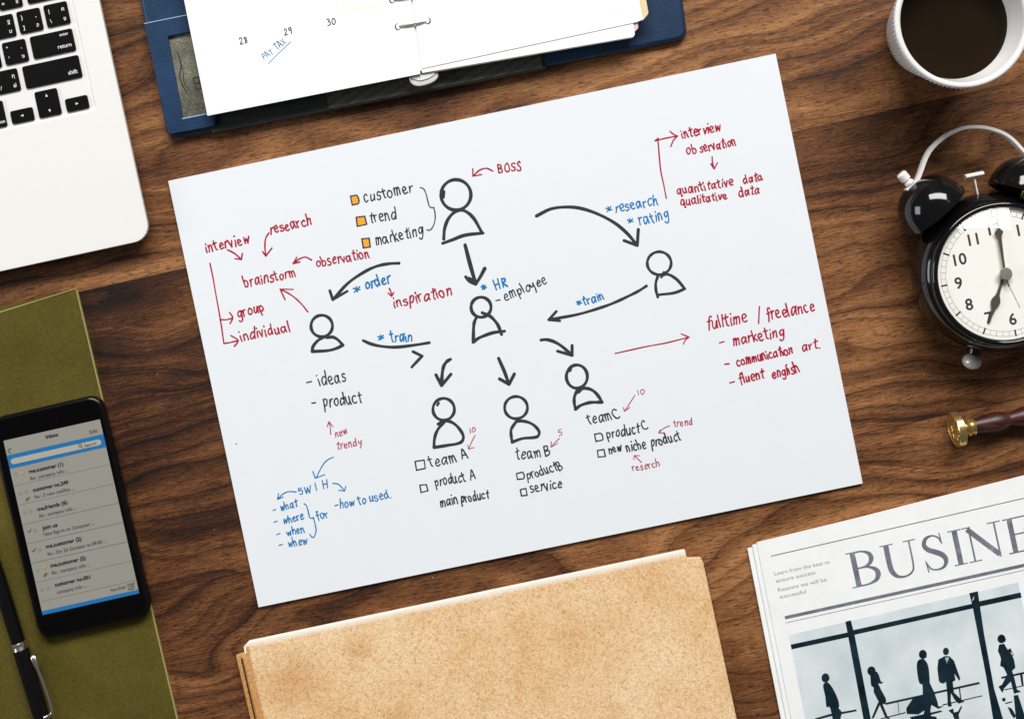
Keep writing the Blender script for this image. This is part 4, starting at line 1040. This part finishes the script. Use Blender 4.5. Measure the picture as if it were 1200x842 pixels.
# ------------------------------------------------------------------ newspaper
def newspaper():
    t = thing('newspaper', 'folded newspaper with a grey BUSINESS headline and a photo of walking people', 'newspaper', P(1080, 740, 0))
    ZN = 0.0042
    dn = lambda x, y, k: (x + 0.197 * k, y + k)
    A = (886.5, 635.2)
    u = (math.cos(math.radians(13.8)), -math.sin(math.radians(13.8)))
    far = (A[0] + u[0] * 480, A[1] + u[1] * 480)
    top = [A, (1000, 607.6), (1100, 582), (1200, 556.8), far]
    mb = MB(); prism_mb(mb, [A] + top[1:] + [dn(*far, 420), dn(*A, 420)], ZN - 0.0006, ZN)
    mb.build('front_page', M_news, t, bevel=0.0002)
    for off, zz in (((-5, 3.2), ZN - 0.0008), ((-10.6, 7.0), ZN - 0.0020), ((-9.2, 8.5), ZN - 0.0030)):
        q = [(x + off[0], y + off[1]) for x, y in [A] + top[1:]]
        mb = MB(); prism_mb(mb, q + [dn(*q[-1], 420), dn(*q[0], 420)], zz - 0.0010, zz)
        mb.build('inner_page', M_news, t, bevel=0.0002)
    Z = ZN + 0.00006
    ink = Ink(Z); ink.stroke([(903.6, 651.2), (1200, 583.4), (1330, 553.7)], 1.1, cap=False)
    ink.build('printed_rule', M_print, t)
    ink = Ink(Z); ink.stroke([(919.8, 723.3), (1200, 661.9), (1330, 633.4)], 3.9, cap=False); ink.build('printed_rule', M_print, t)
    ink = Ink(Z); ink.stroke([(920.7, 729.3), (1200, 667.6), (1330, 639)], 0.7, cap=False); ink.build('printed_rule', M_print, t)
    # headline
    O = (999.3, 689.0); K = 41.6; ca, sa = math.cos(math.radians(12.2)), math.sin(math.radians(12.2))
    def hp(x, y): return (O[0] + (x * ca - y * sa) * K, O[1] - (x * sa + y * ca) * K)
    LET = {
        'B': [[(.19, 0, .15), (.19, 1, .15)], [(0, .985, .03), (.4, .985, .03)], [(0, .015, .03), (.4, .015, .03)],
              [(.2, .975, .05), (.45, .97, .05), (.64, .88, .10), (.69, .74, .135), (.62, .6, .1), (.45, .53, .05), (.2, .52, .045)],
              [(.2, .52, .045), (.52, .51, .05), (.73, .41, .11), (.79, .27, .15), (.71, .11, .11), (.48, .03, .05), (.2, .025, .05)]],
        'U': [[(.18, 1, .15), (.18, .4, .15), (.22, .2, .14), (.34, .06, .09), (.55, .02, .055), (.75, .1, .055), (.83, .3, .05), (.84, 1, .05)],
              [(0, .985, .03), (.38, .985, .03)], [(.67, .985, .03), (1.02, .985, .03)]],
        'S': [[(.55, .74, .03), (.51, .88, .05), (.34, .98, .05), (.15, .93, .10), (.07, .77, .125), (.15, .62, .14), (.36, .5, .15), (.53, .38, .15), (.59, .22, .125), (.5, .06, .08), (.3, .015, .05), (.12, .08, .05), (.03, .28, .03)],
              [(.55, 1.02, .035), (.57, .7, .03)], [(.02, .32, .03), (.05, -.02, .035)]],
        'I': [[(.19, 0, .15), (.19, 1, .15)], [(0, .985, .03), (.38, .985, .03)], [(0, .015, .03), (.38, .015, .03)]],
        'N': [[(.2, 0, .05), (.2, .96, .05)], [(.15, .945, .15), (.92, .06, .14)], [(.93, .0, .05), (.93, 1, .05)], [(0, .985, .03), (.25, .985, .03)], [(.03, .015, .03), (.4, .015, .03)], [(.74, .985, .03), (1.11, .985, .03)]],
        'E': [[(.19, 0, .15), (.19, 1, .15)], [(0, .98, .04), (.78, .98, .04)], [(.76, 1, .04), (.8, .76, .03)], [(.2, .52, .04), (.56, .52, .04)], [(.56, .64, .03), (.57, .4, .03)], [(0, .02, .04), (.8, .02, .04)], [(.79, .0, .04), (.85, .26, .03)]],
    }
    for ch, x0 in zip('BUSINESS', (0.0, .98, 2.15, 2.94, 3.34, 4.52, 5.52, 6.28)):
        ink = Ink(Z)
        for st in LET[ch]:
            p = crom(st, 6) if len(st) > 2 else st
            ink.stroke([hp(x0 + a, b) for a, b, w_ in p], 1, cap=False, widths=[w_ * K for a, b, w_ in p])
        ink.build('headline_letter', M_print, t)
    mb = MB(); mb.open = True
    for tx, xa, ya, xb, yb in (('Learn from the best to', 908, 674, 972.7, 659.6), ('ensure success', 910, 682.4, 955.8, 672), ('Reasons we will be', 912.2, 693, 968.9, 680.4), ('successful', 914, 701, 944.9, 694.6)):
        print_text(mb, tx, xa, ya, xb, yb, Z, 4.6)
    mb.build('small_print', mat('light_grey_print', lin(134, 136, 140), 0.8), t, bevel=None)
    # printed photograph
    q = lambda x, y: (920 + x / 4.2857, 680 + y / 4.2857)
    ink = Ink(Z); ink.fill([q(18, 272), q(1170, 8), q(1340, 860), q(188, 1124)])
    ph = ink.build('printed_photo', M_photo_bg, t)
    ink = Ink(Z + 0.00005)
    def F(*pts): ink.fill([q(*p) for p in pts])
    def EL(cx, cy, rx, ry): ink.fill([q(cx + rx * math.cos(k * math.pi / 9), cy + ry * math.sin(k * math.pi / 9)) for k in range(18)])
    def SM(*pts): ink.fill([q(*p) for p in crom(list(pts), 4, True)[:-1]])
    F((28, 320), (318, 258), (322, 282), (33, 344)); F((330, 250), (940, 115), (945, 138), (335, 274)); F((970, 104), (1183, 58), (1188, 84), (975, 130))
    F((303, 205), (330, 198), (350, 275), (432, 700), (515, 1050), (478, 1058), (395, 700), (318, 285)); F((925, 62), (968, 52), (1000, 270), (1050, 540), (1095, 694), (1160, 900), (1112, 911), (1045, 694), (1010, 480), (942, 130))
    EL(203, 487, 20, 23); SM((195, 515), (215, 510), (240, 540), (264, 590), (272, 625), (270, 640), (285, 660), (278, 700), (290, 780), (250, 780), (240, 700), (225, 635), (208, 632), (202, 580), (192, 535))
    EL(434, 452, 21, 23); SM((428, 478), (446, 468), (458, 455), (470, 470), (482, 505), (494, 508), (484, 516), (466, 518), (490, 560), (508, 600), (490, 612)); F((428, 478), (470, 520), (508, 600), (490, 620), (515, 680), (530, 694), (505, 690), (476, 622), (446, 688), (433, 692), (463, 620), (470, 606), (446, 560), (445, 535), (432, 525))
    F((505, 612), (975, 507), (978, 517), (506, 622)); F((480, 690), (605, 658), (606, 663), (481, 695)); F((790, 620), (990, 574), (991, 579), (792, 626)); F((872, 535), (878, 534), (886, 598), (880, 600)); F((565, 608), (568, 607), (574, 664), (571, 665))
    EL(692, 369, 20, 23); F((705, 372), (713, 378), (706, 388), (694, 392)); SM((680, 393), (700, 395), (720, 430), (727, 510), (725, 520), (690, 520), (672, 505), (662, 440), (665, 405)); F((690, 515), (727, 512), (750, 560), (765, 605), (770, 630), (798, 628), (770, 642), (735, 622), (730, 650), (735, 694), (690, 694), (700, 650), (670, 670), (612, 668), (608, 640), (640, 592), (692, 577))
    EL(808, 354, 15, 19); F((770, 395), (800, 378), (825, 378), (848, 400), (880, 490), (876, 502), (850, 465), (856, 498), (842, 506), (848, 560), (888, 598), (902, 606), (872, 616), (850, 594), (833, 562), (832, 600), (838, 630), (818, 630), (814, 560), (808, 505), (798, 515), (780, 512), (772, 500), (765, 440))
    EL(1087, 291, 20, 22); F((1098, 282), (1110, 292), (1106, 304), (1092, 312)); F((1075, 320), (1100, 315), (1118, 345), (1132, 338), (1148, 372), (1144, 378), (1134, 360), (1150, 395), (1157, 435), (1140, 452), (1150, 480), (1165, 545), (1187, 556), (1150, 566), (1134, 505), (1100, 540), (1092, 562), (1072, 530), (1090, 520), (1115, 470), (1098, 435), (1080, 425), (1085, 390), (1069, 350))
    F((1085, 482), (1330, 428), (1332, 438), (1087, 492)); F((1100, 545), (1330, 494), (1331, 499), (1101, 550)); F((1180, 470), (1192, 468), (1198, 522), (1188, 524))
    F((150, 690), (225, 668), (358, 645), (360, 654), (226, 680), (152, 700))
    # reflections on the floor of the photo
    F((625, 684), (700, 668), (780, 650), (792, 656), (720, 676), (760, 682), (764, 700), (640, 700)); F((820, 650), (845, 640), (848, 660), (868, 655), (885, 625), (889, 632), (872, 672), (876, 694), (850, 694), (842, 670)); F((1148, 575), (1170, 572), (1210, 694), (1230, 780), (1190, 780), (1160, 694)); F((1088, 590), (1105, 585), (1108, 602), (1094, 606)); F((1105, 612), (1140, 604), (1142, 609), (1108, 618)); F((1118, 632), (1138, 640), (1160, 678), (1150, 690), (1135, 670))
    sil = ink.build('photo_silhouettes', M_photo_dark, ph)
    ink = Ink(Z + 0.00018); ink.fill([q(*p) for p in ((804, 386), (822, 385), (814, 416))]); ink.fill([q(*p) for p in ((948, 92), (950, 76), (936, 104))]); ink.fill([q(*p) for p in ((1132, 362), (1138, 358), (1146, 376))])
    ink.build('photo_highlights', M_photo_bg, ph)
    ink = Ink(Z + 0.00024); ink.stroke([q(812, 388), q(815, 412)], 0.9); ink.build('photo_tie', M_photo_dark, ph)
newspaper()

# ------------------------------------------------------------------ kraft wallet
def kraft_wallet():
    t = thing('kraft_envelope', 'tan kraft document wallet with notched corners and a pale worn top fold', 'envelope', P(560, 780, 0))
    Zt = 0.006
    a0 = P(291, 751, Zt) - wl(t); a1 = P(802.6, 643.8, Zt) - wl(t)
    d = (a1 - a0).normalized(); nrm = Vector((d.y, -d.x, 0))
    s0 = P(284, 769.2, Zt) - wl(t); s0.z = 0; s1 = P(336, 990, Zt) - wl(t); sd_ = (s1 - s0).normalized(); sn = Vector((-sd_.y, sd_.x, 0))
    sn = sn if sn.x > 0 else -sn
    M_k = kraft('kraft_paper', (0.80, 0.59, 0.36), (0.755, 0.51, 0.275), (0.68, 0.41, 0.19), (tuple(Vector((a0.x, a0.y, 0))), tuple(nrm), 0.0048), side=(tuple(s0), tuple(sn), 0.0062), blob=[(tuple(P(345, 790, 0) - wl(t)), 0.028), (tuple(P(420, 755, 0) - wl(t)), 0.014), (tuple(P(470, 850, 0) - wl(t)), 0.02), (tuple(P(720, 830, 0) - wl(t)), 0.012), (tuple(P(660, 745, 0) - wl(t)), 0.012)])
    M_k2 = kraft('brown_kraft_spine', (0.60, 0.33, 0.125), (0.50, 0.25, 0.085), (0.34, 0.155, 0.05))
    M_k3 = kraft('kraft_back', (0.66, 0.42, 0.2), (0.56, 0.33, 0.14), (0.4, 0.2, 0.07))
    # back panel
    prism('back_panel', [(277, 767.5), (289, 763), (820, 656), (866, 872), (326.5, 988)], 0.0004, 0.0026, M_k3, t, bevel=0.0004)
    # spine strip at the left, with its stitched line
    sp = prism('spine_strip', [(276.2, 767.8), (287.5, 763.8), (338, 985), (327, 988)], 0.0027, Zt - 0.0012, M_k2, t, bevel=0.0006)
    front = rpoly([(284, 769.2), (288.6, 764.2), (287.2, 757.0), (291, 751.2), (802.6, 643.8), (805, 653.6), (821.4, 653.0), (824.5, 660), (872, 882), (336, 990)],
                  [1, 1.5, 2, 2, 1.5, 3, 2.5, 2, 0, 0], 4)
    prism('front_panel', front, 0.0028, Zt, M_k, t, bevel=0.0012, smooth=True)
    mb = MB()
    for k in range(24):
        f0 = k / 24; f1 = f0 + 0.0385
        p0 = P(283.0 + 49 * f0, 770.5 + 216 * f0, Zt - 0.0011); p1 = P(283.0 + 49 * f1, 770.5 + 216 * f1, Zt - 0.0011)
        sweep(mb, [p0, p0.lerp(p1, .5) + Vector((0, 0, .0002)), p1], 0.0011, 0.0007, n=6)
    mb.build('stitching', M_thread, sp, smooth=True)
    prism('white_liner', rpoly([(285.6, 757.4), (290.6, 752.2), (292, 764), (287, 765.6)], 1.0, 3), 0.0027, Zt - 0.0004, M_page, t)
kraft_wallet()

# ------------------------------------------------------------------ olive folder
def olive_folder():
    t = thing('olive_folder', 'olive green card folder lying under the black phone', 'folder', P(80, 650, 0))
    def ed(k): return (88.9 + 118.3 * k / 503.4, 338.4 + k)
    b = ed(640)
    prism('back_cover', [(-220, 411.5), (88.6, 338.4), b, (b[0] - 330, b[1] + 70)], 0.0004, 0.0016, M_olive, t)
    prism('front_cover', [(-220, 424.5), (0, 366.2), (88.9, 339.6), b, (b[0] - 330, b[1] + 70)], 0.0017, 0.0030, M_olive, t)
    e0, e1 = ed(1), ed(640)
    prism('cut_edge', [(e0[0] - 0.2, e0[1]), (e0[0] + 0.6, e0[1]), (e1[0] + 0.6, e1[1]), (e1[0] - 0.2, e1[1])], 0.0003, 0.0031, M_olive_edge, t)
    prism('cut_edge', [(-220, 424.5), (0, 366.0), (88.8, 338.6), (88.8, 337.8), (0, 365.0), (-220, 423.4)], 0.0017, 0.00302, M_olive_edge, t)
olive_folder()

# ------------------------------------------------------------------ phone
def phone():
    ZB, ZT = 0.0031, 0.0108
    t = thing('smartphone', 'black smartphone showing a dim inbox list, lying on the olive folder', 'phone', P(85, 605, 0.0031))
    out = [(-14.8, 491.6), (117.4, 461.3), (178.4, 720.6), (46.4, 751.2)]
    prism('case', rpoly(out, 17, 8), ZB, ZT, M_pblack, t, bevel=0.0021, smooth=True)
    ins = [(-9.8, 494.6), (114.5, 466.2), (173.4, 717.6), (49.4, 746.2)]
    prism('front_glass', rpoly(ins, 14, 8), ZT - 0.0004, ZT + 0.00012, M_pglass, t, bevel=0.0001)
    Z0 = ZT + 0.00018
    scr = [(4.0, 516.2), (117.0, 491.0), (163.2, 694.6), (50.0, 720.2)]
    ink = Ink(Z0); ink.fill(scr); so = ink.build('screen', M_screen, t)
    Z1 = Z0 + 0.00006
    ink = Ink(Z1); ink.fill([(8.0, 533.4), (121.2, 508.2), (124.6, 523.4), (11.4, 549.2)]); ink.build('blue_bar', M_sblue, so)
    ink = Ink(Z1); ink.fill([(48.9, 715.6), (162.1, 690.2), (163.2, 694.6), (50.0, 720.2)]); ink.build('blue_bar', M_sblue, so)
    ink = Ink(Z1 + 0.0002); ink.stroke([(16, 540.2), (115.4, 518)], 7.6); ink.build('search_field', M_spill, so)
    Z2 = Z1 + 0.0004
    bold = MB(); bold.open = True; thin = MB(); thin.open = True; lines = Ink(Z1)
    for tx, *c in (('Inbox', 54, 513.4, 68.4, 510.2), ('me,customer (1)', 34, 554, 74.4, 545), ('customer no.249', 38.8, 575.6, 80.2, 566.2), ('me,friends (6)', 44, 598.2, 79, 589.6),
                   ('Join us', 49.6, 620.2, 67.4, 616), ('me,customer (2)', 54, 641.8, 95.6, 632.4), ('me,customer (2)', 59.4, 664.2, 100.6, 654.8), ('customer no.001', 64.4, 686.6, 106, 677.2)):
        print_text(bold, tx, *c, Z2, 4.3, 0.022)
    for tx, *c in (('Edit', 105.4, 507.6, 114.4, 505.4), ('Search', 99.2, 523.6, 113, 520.2), ('Re : company info ...', 35.8, 562, 79.7, 552), ('Re : 2 new notifica ...', 41, 583.6, 87, 573),
                   ('Re : company info ...', 46.4, 605.8, 89.6, 596), ('New Sign-in on Computer ...', 51.6, 627.4, 110.6, 614), ('Re : On 23 October at 09:00 ...', 56.2, 650.4, 124.8, 634.6),
                   ('Re : company info ...', 61.2, 672.4, 105.6, 662.2), ('company info ...', 66.9, 695.2, 101.6, 687), ('New Draft', 130, 692.6, 147.2, 688.4)):
        print_text(thin, tx, *c, Z2, 3.9 if tx not in ('New Draft', 'Search') else 3.4, 0.004)
    bold.build('bold_text', M_sdark, so, bevel=None); thin.build('grey_text', M_smid, so, bevel=None)
    for k in range(7):
        dx, dy = 5.15 * k, 22.6 * k
        lines.stroke([(16.4 + dx, 569 + dy), (129.2 + dx, 543.6 + dy)], 0.6, cap=False)
        if k not in (3, 4): lines.stroke([(18.6 + dx + 1.6 * math.cos(j), 555.2 + dy + 1.6 * math.sin(j)) for j in [i * math.pi / 5 for i in range(11)]], 0.45)
        if k not in (0, 5): lines.stroke([(25.6 + dx + 1.6 * math.cos(j), 553.8 + dy + 1.6 * math.sin(j)) for j in [i * math.pi / 5 for i in range(11)]], 0.45)
    lines.build('divider', M_sline, so)
    ink = Ink(Z2)
    ink.stroke([(12.4, 524.4), (9.0, 527.8), (12.4, 530.2)], 0.8)
    ink.stroke([(93.8 + 1.7 * math.cos(j), 521.6 + 1.7 * math.sin(j)) for j in [i * math.pi / 5 for i in range(11)]], 0.7); ink.stroke([(95, 522.8), (96.8, 524.6)], 0.8)
    for x, y in ((34.2, 621.6), (39.4, 644.2)): ink.stroke([(x - 2, y), (x - .4, y + 1.6), (x + 2, y - 2.4)], 0.7)
    ink.stroke([(149.6, 684.2), (154.6, 683.0)], .7); ink.stroke([(149.6, 684.2), (151, 690.2)], .7); ink.stroke([(151, 690.2), (157, 688.8)], .7); ink.stroke([(157, 688.8), (156, 685)], .7); ink.stroke([(152.6, 687.4), (157, 682)], .9)
    for x, y in ((32.6, 584.2), (53.2, 673)): ink.curve([(x + 2, y - 2), (x - 1, y + 1.6), (x - 1.8, y + .2), (x + 1.2, y - 2.6)], .6)
    ink.build('screen_icons', M_smid, so)
    ink = Ink(Z2)
    for x, y in ((25.8, 554), (51.4, 664.2)):
        ink.fill([(x + (2.3 if k % 2 else 1.0) * math.sin(k * math.pi / 5), y + (2.3 if k % 2 else 1.0) * math.cos(k * math.pi / 5)) for k in range(10)])
    ink.build('star_mark', M_sstar, so)
    # side buttons on the right edge
    for (xa, ya, xb, yb) in ((150.6, 603, 155.8, 625.4), (160.4, 645.5, 161.6, 650.8), (164.8, 664, 168.6, 681)):
        mb = MB(); a = P(xa, ya, 0.0075); b = P(xb, yb, 0.0075)
        sweep(mb, [a, a.lerp(b, .1), a.lerp(b, .9), b], 0.0012, 0.0026, n=10)
        mb.build('side_button', M_chrome if False else mat('dark_steel', (0.25, 0.25, 0.26), 0.3, metal=1.0), t, smooth=True)
    mb = MB(); lathe(mb, [(0.0012, 0), (0.0012, 0.0001), (0, 0.0001)], P(66, 490.5, ZT + 0.00015), (0, 0, 1), 20)
    mb.build('front_lens', M_pblack, t)
phone()

# ------------------------------------------------------------------ pen
def pen():
    ZC = 0.0031 + 0.0052
    a = P(52.2, 853, ZC); b = P(-26, 596, ZC)
    # axis through the silver ring, pointing to the writing end (up-left)
    r0 = P(23.0, 756.5, ZC); e0 = P(49.5, 842, ZC)
    ax = (r0 - e0).normalized(); e = e0
    t = thing('pen', 'black pen with rose silver ring and clip lying on the olive folder', 'pen', Vector((r0.x, r0.y, 0.0031)))
    mm = 0.001; Lr = (r0 - e).length
    mb = MB(); lathe(mb, [(0, -0.4 * mm), (4.6 * mm, -0.4 * mm), (5.0 * mm, .4 * mm), (5.2 * mm, 6 * mm), (5.2 * mm, Lr - 2.6 * mm), (0, Lr - 2.6 * mm)], e, ax, 40); mb.build('cap', M_penblk, t, smooth=True)
    mb = MB(); lathe(mb, [(0, Lr - 2.7 * mm), (4.6 * mm, Lr - 2.7 * mm), (4.9 * mm, Lr - 2.2 * mm), (4.5 * mm, Lr - .1 * mm), (4.9 * mm, Lr + .2 * mm), (4.9 * mm, Lr + 2.2 * mm), (4.5 * mm, Lr + 2.7 * mm), (0, Lr + 2.7 * mm)], e, ax, 40); mb.build('ring', M_rose, t, smooth=True, ang=30)
    mb = MB(); lathe(mb, [(0, Lr + 2.6 * mm), (4.5 * mm, Lr + 2.6 * mm), (4.7 * mm, Lr + 20 * mm), (4.6 * mm, Lr + 50 * mm), (3.9 * mm, Lr + 66 * mm), (0, Lr + 66 * mm)], e, ax, 40); mb.build('barrel', M_penblk, t, smooth=True)
    mb = MB(); lathe(mb, [(0, Lr + 66 * mm), (3.4 * mm, Lr + 66 * mm), (1.2 * mm, Lr + 78 * mm), (.5 * mm, Lr + 80 * mm), (0, Lr + 80 * mm)], e, ax, 32); mb.build('tip', M_rose, t, smooth=True)
    mb = MB(); lathe(mb, [(0, -2.2 * mm), (4.2 * mm, -2.0 * mm), (4.8 * mm, -.9 * mm), (4.7 * mm, -.3 * mm), (0, -.3 * mm)], e, ax, 40); mb.build('cap_end', M_rose, t, smooth=True)
    zc = ZC + 0.0042
    q = [P(52, 840.5, zc), P(57, 838, zc + .0004), P(60.6, 835.2, zc), P(60.4, 830, zc), P(57.6, 820, zc), P(50, 798.5, zc), P(43, 781, zc), P(39, 771, zc - .0006), P(37.2, 767.4, zc - .0012)]
    q = [Vector(v) for v in crom([tuple(v) for v in q], 4)]
    mb = MB(); sweep(mb, q, 0.0019, 0.0012, n=10, taper=lambda f: 1.0 if f < .72 else 1.0 + 1.1 * math.sin((f - .72) / .28 * math.pi))
    mb.build('clip', M_rose, t, smooth=True)
pen()
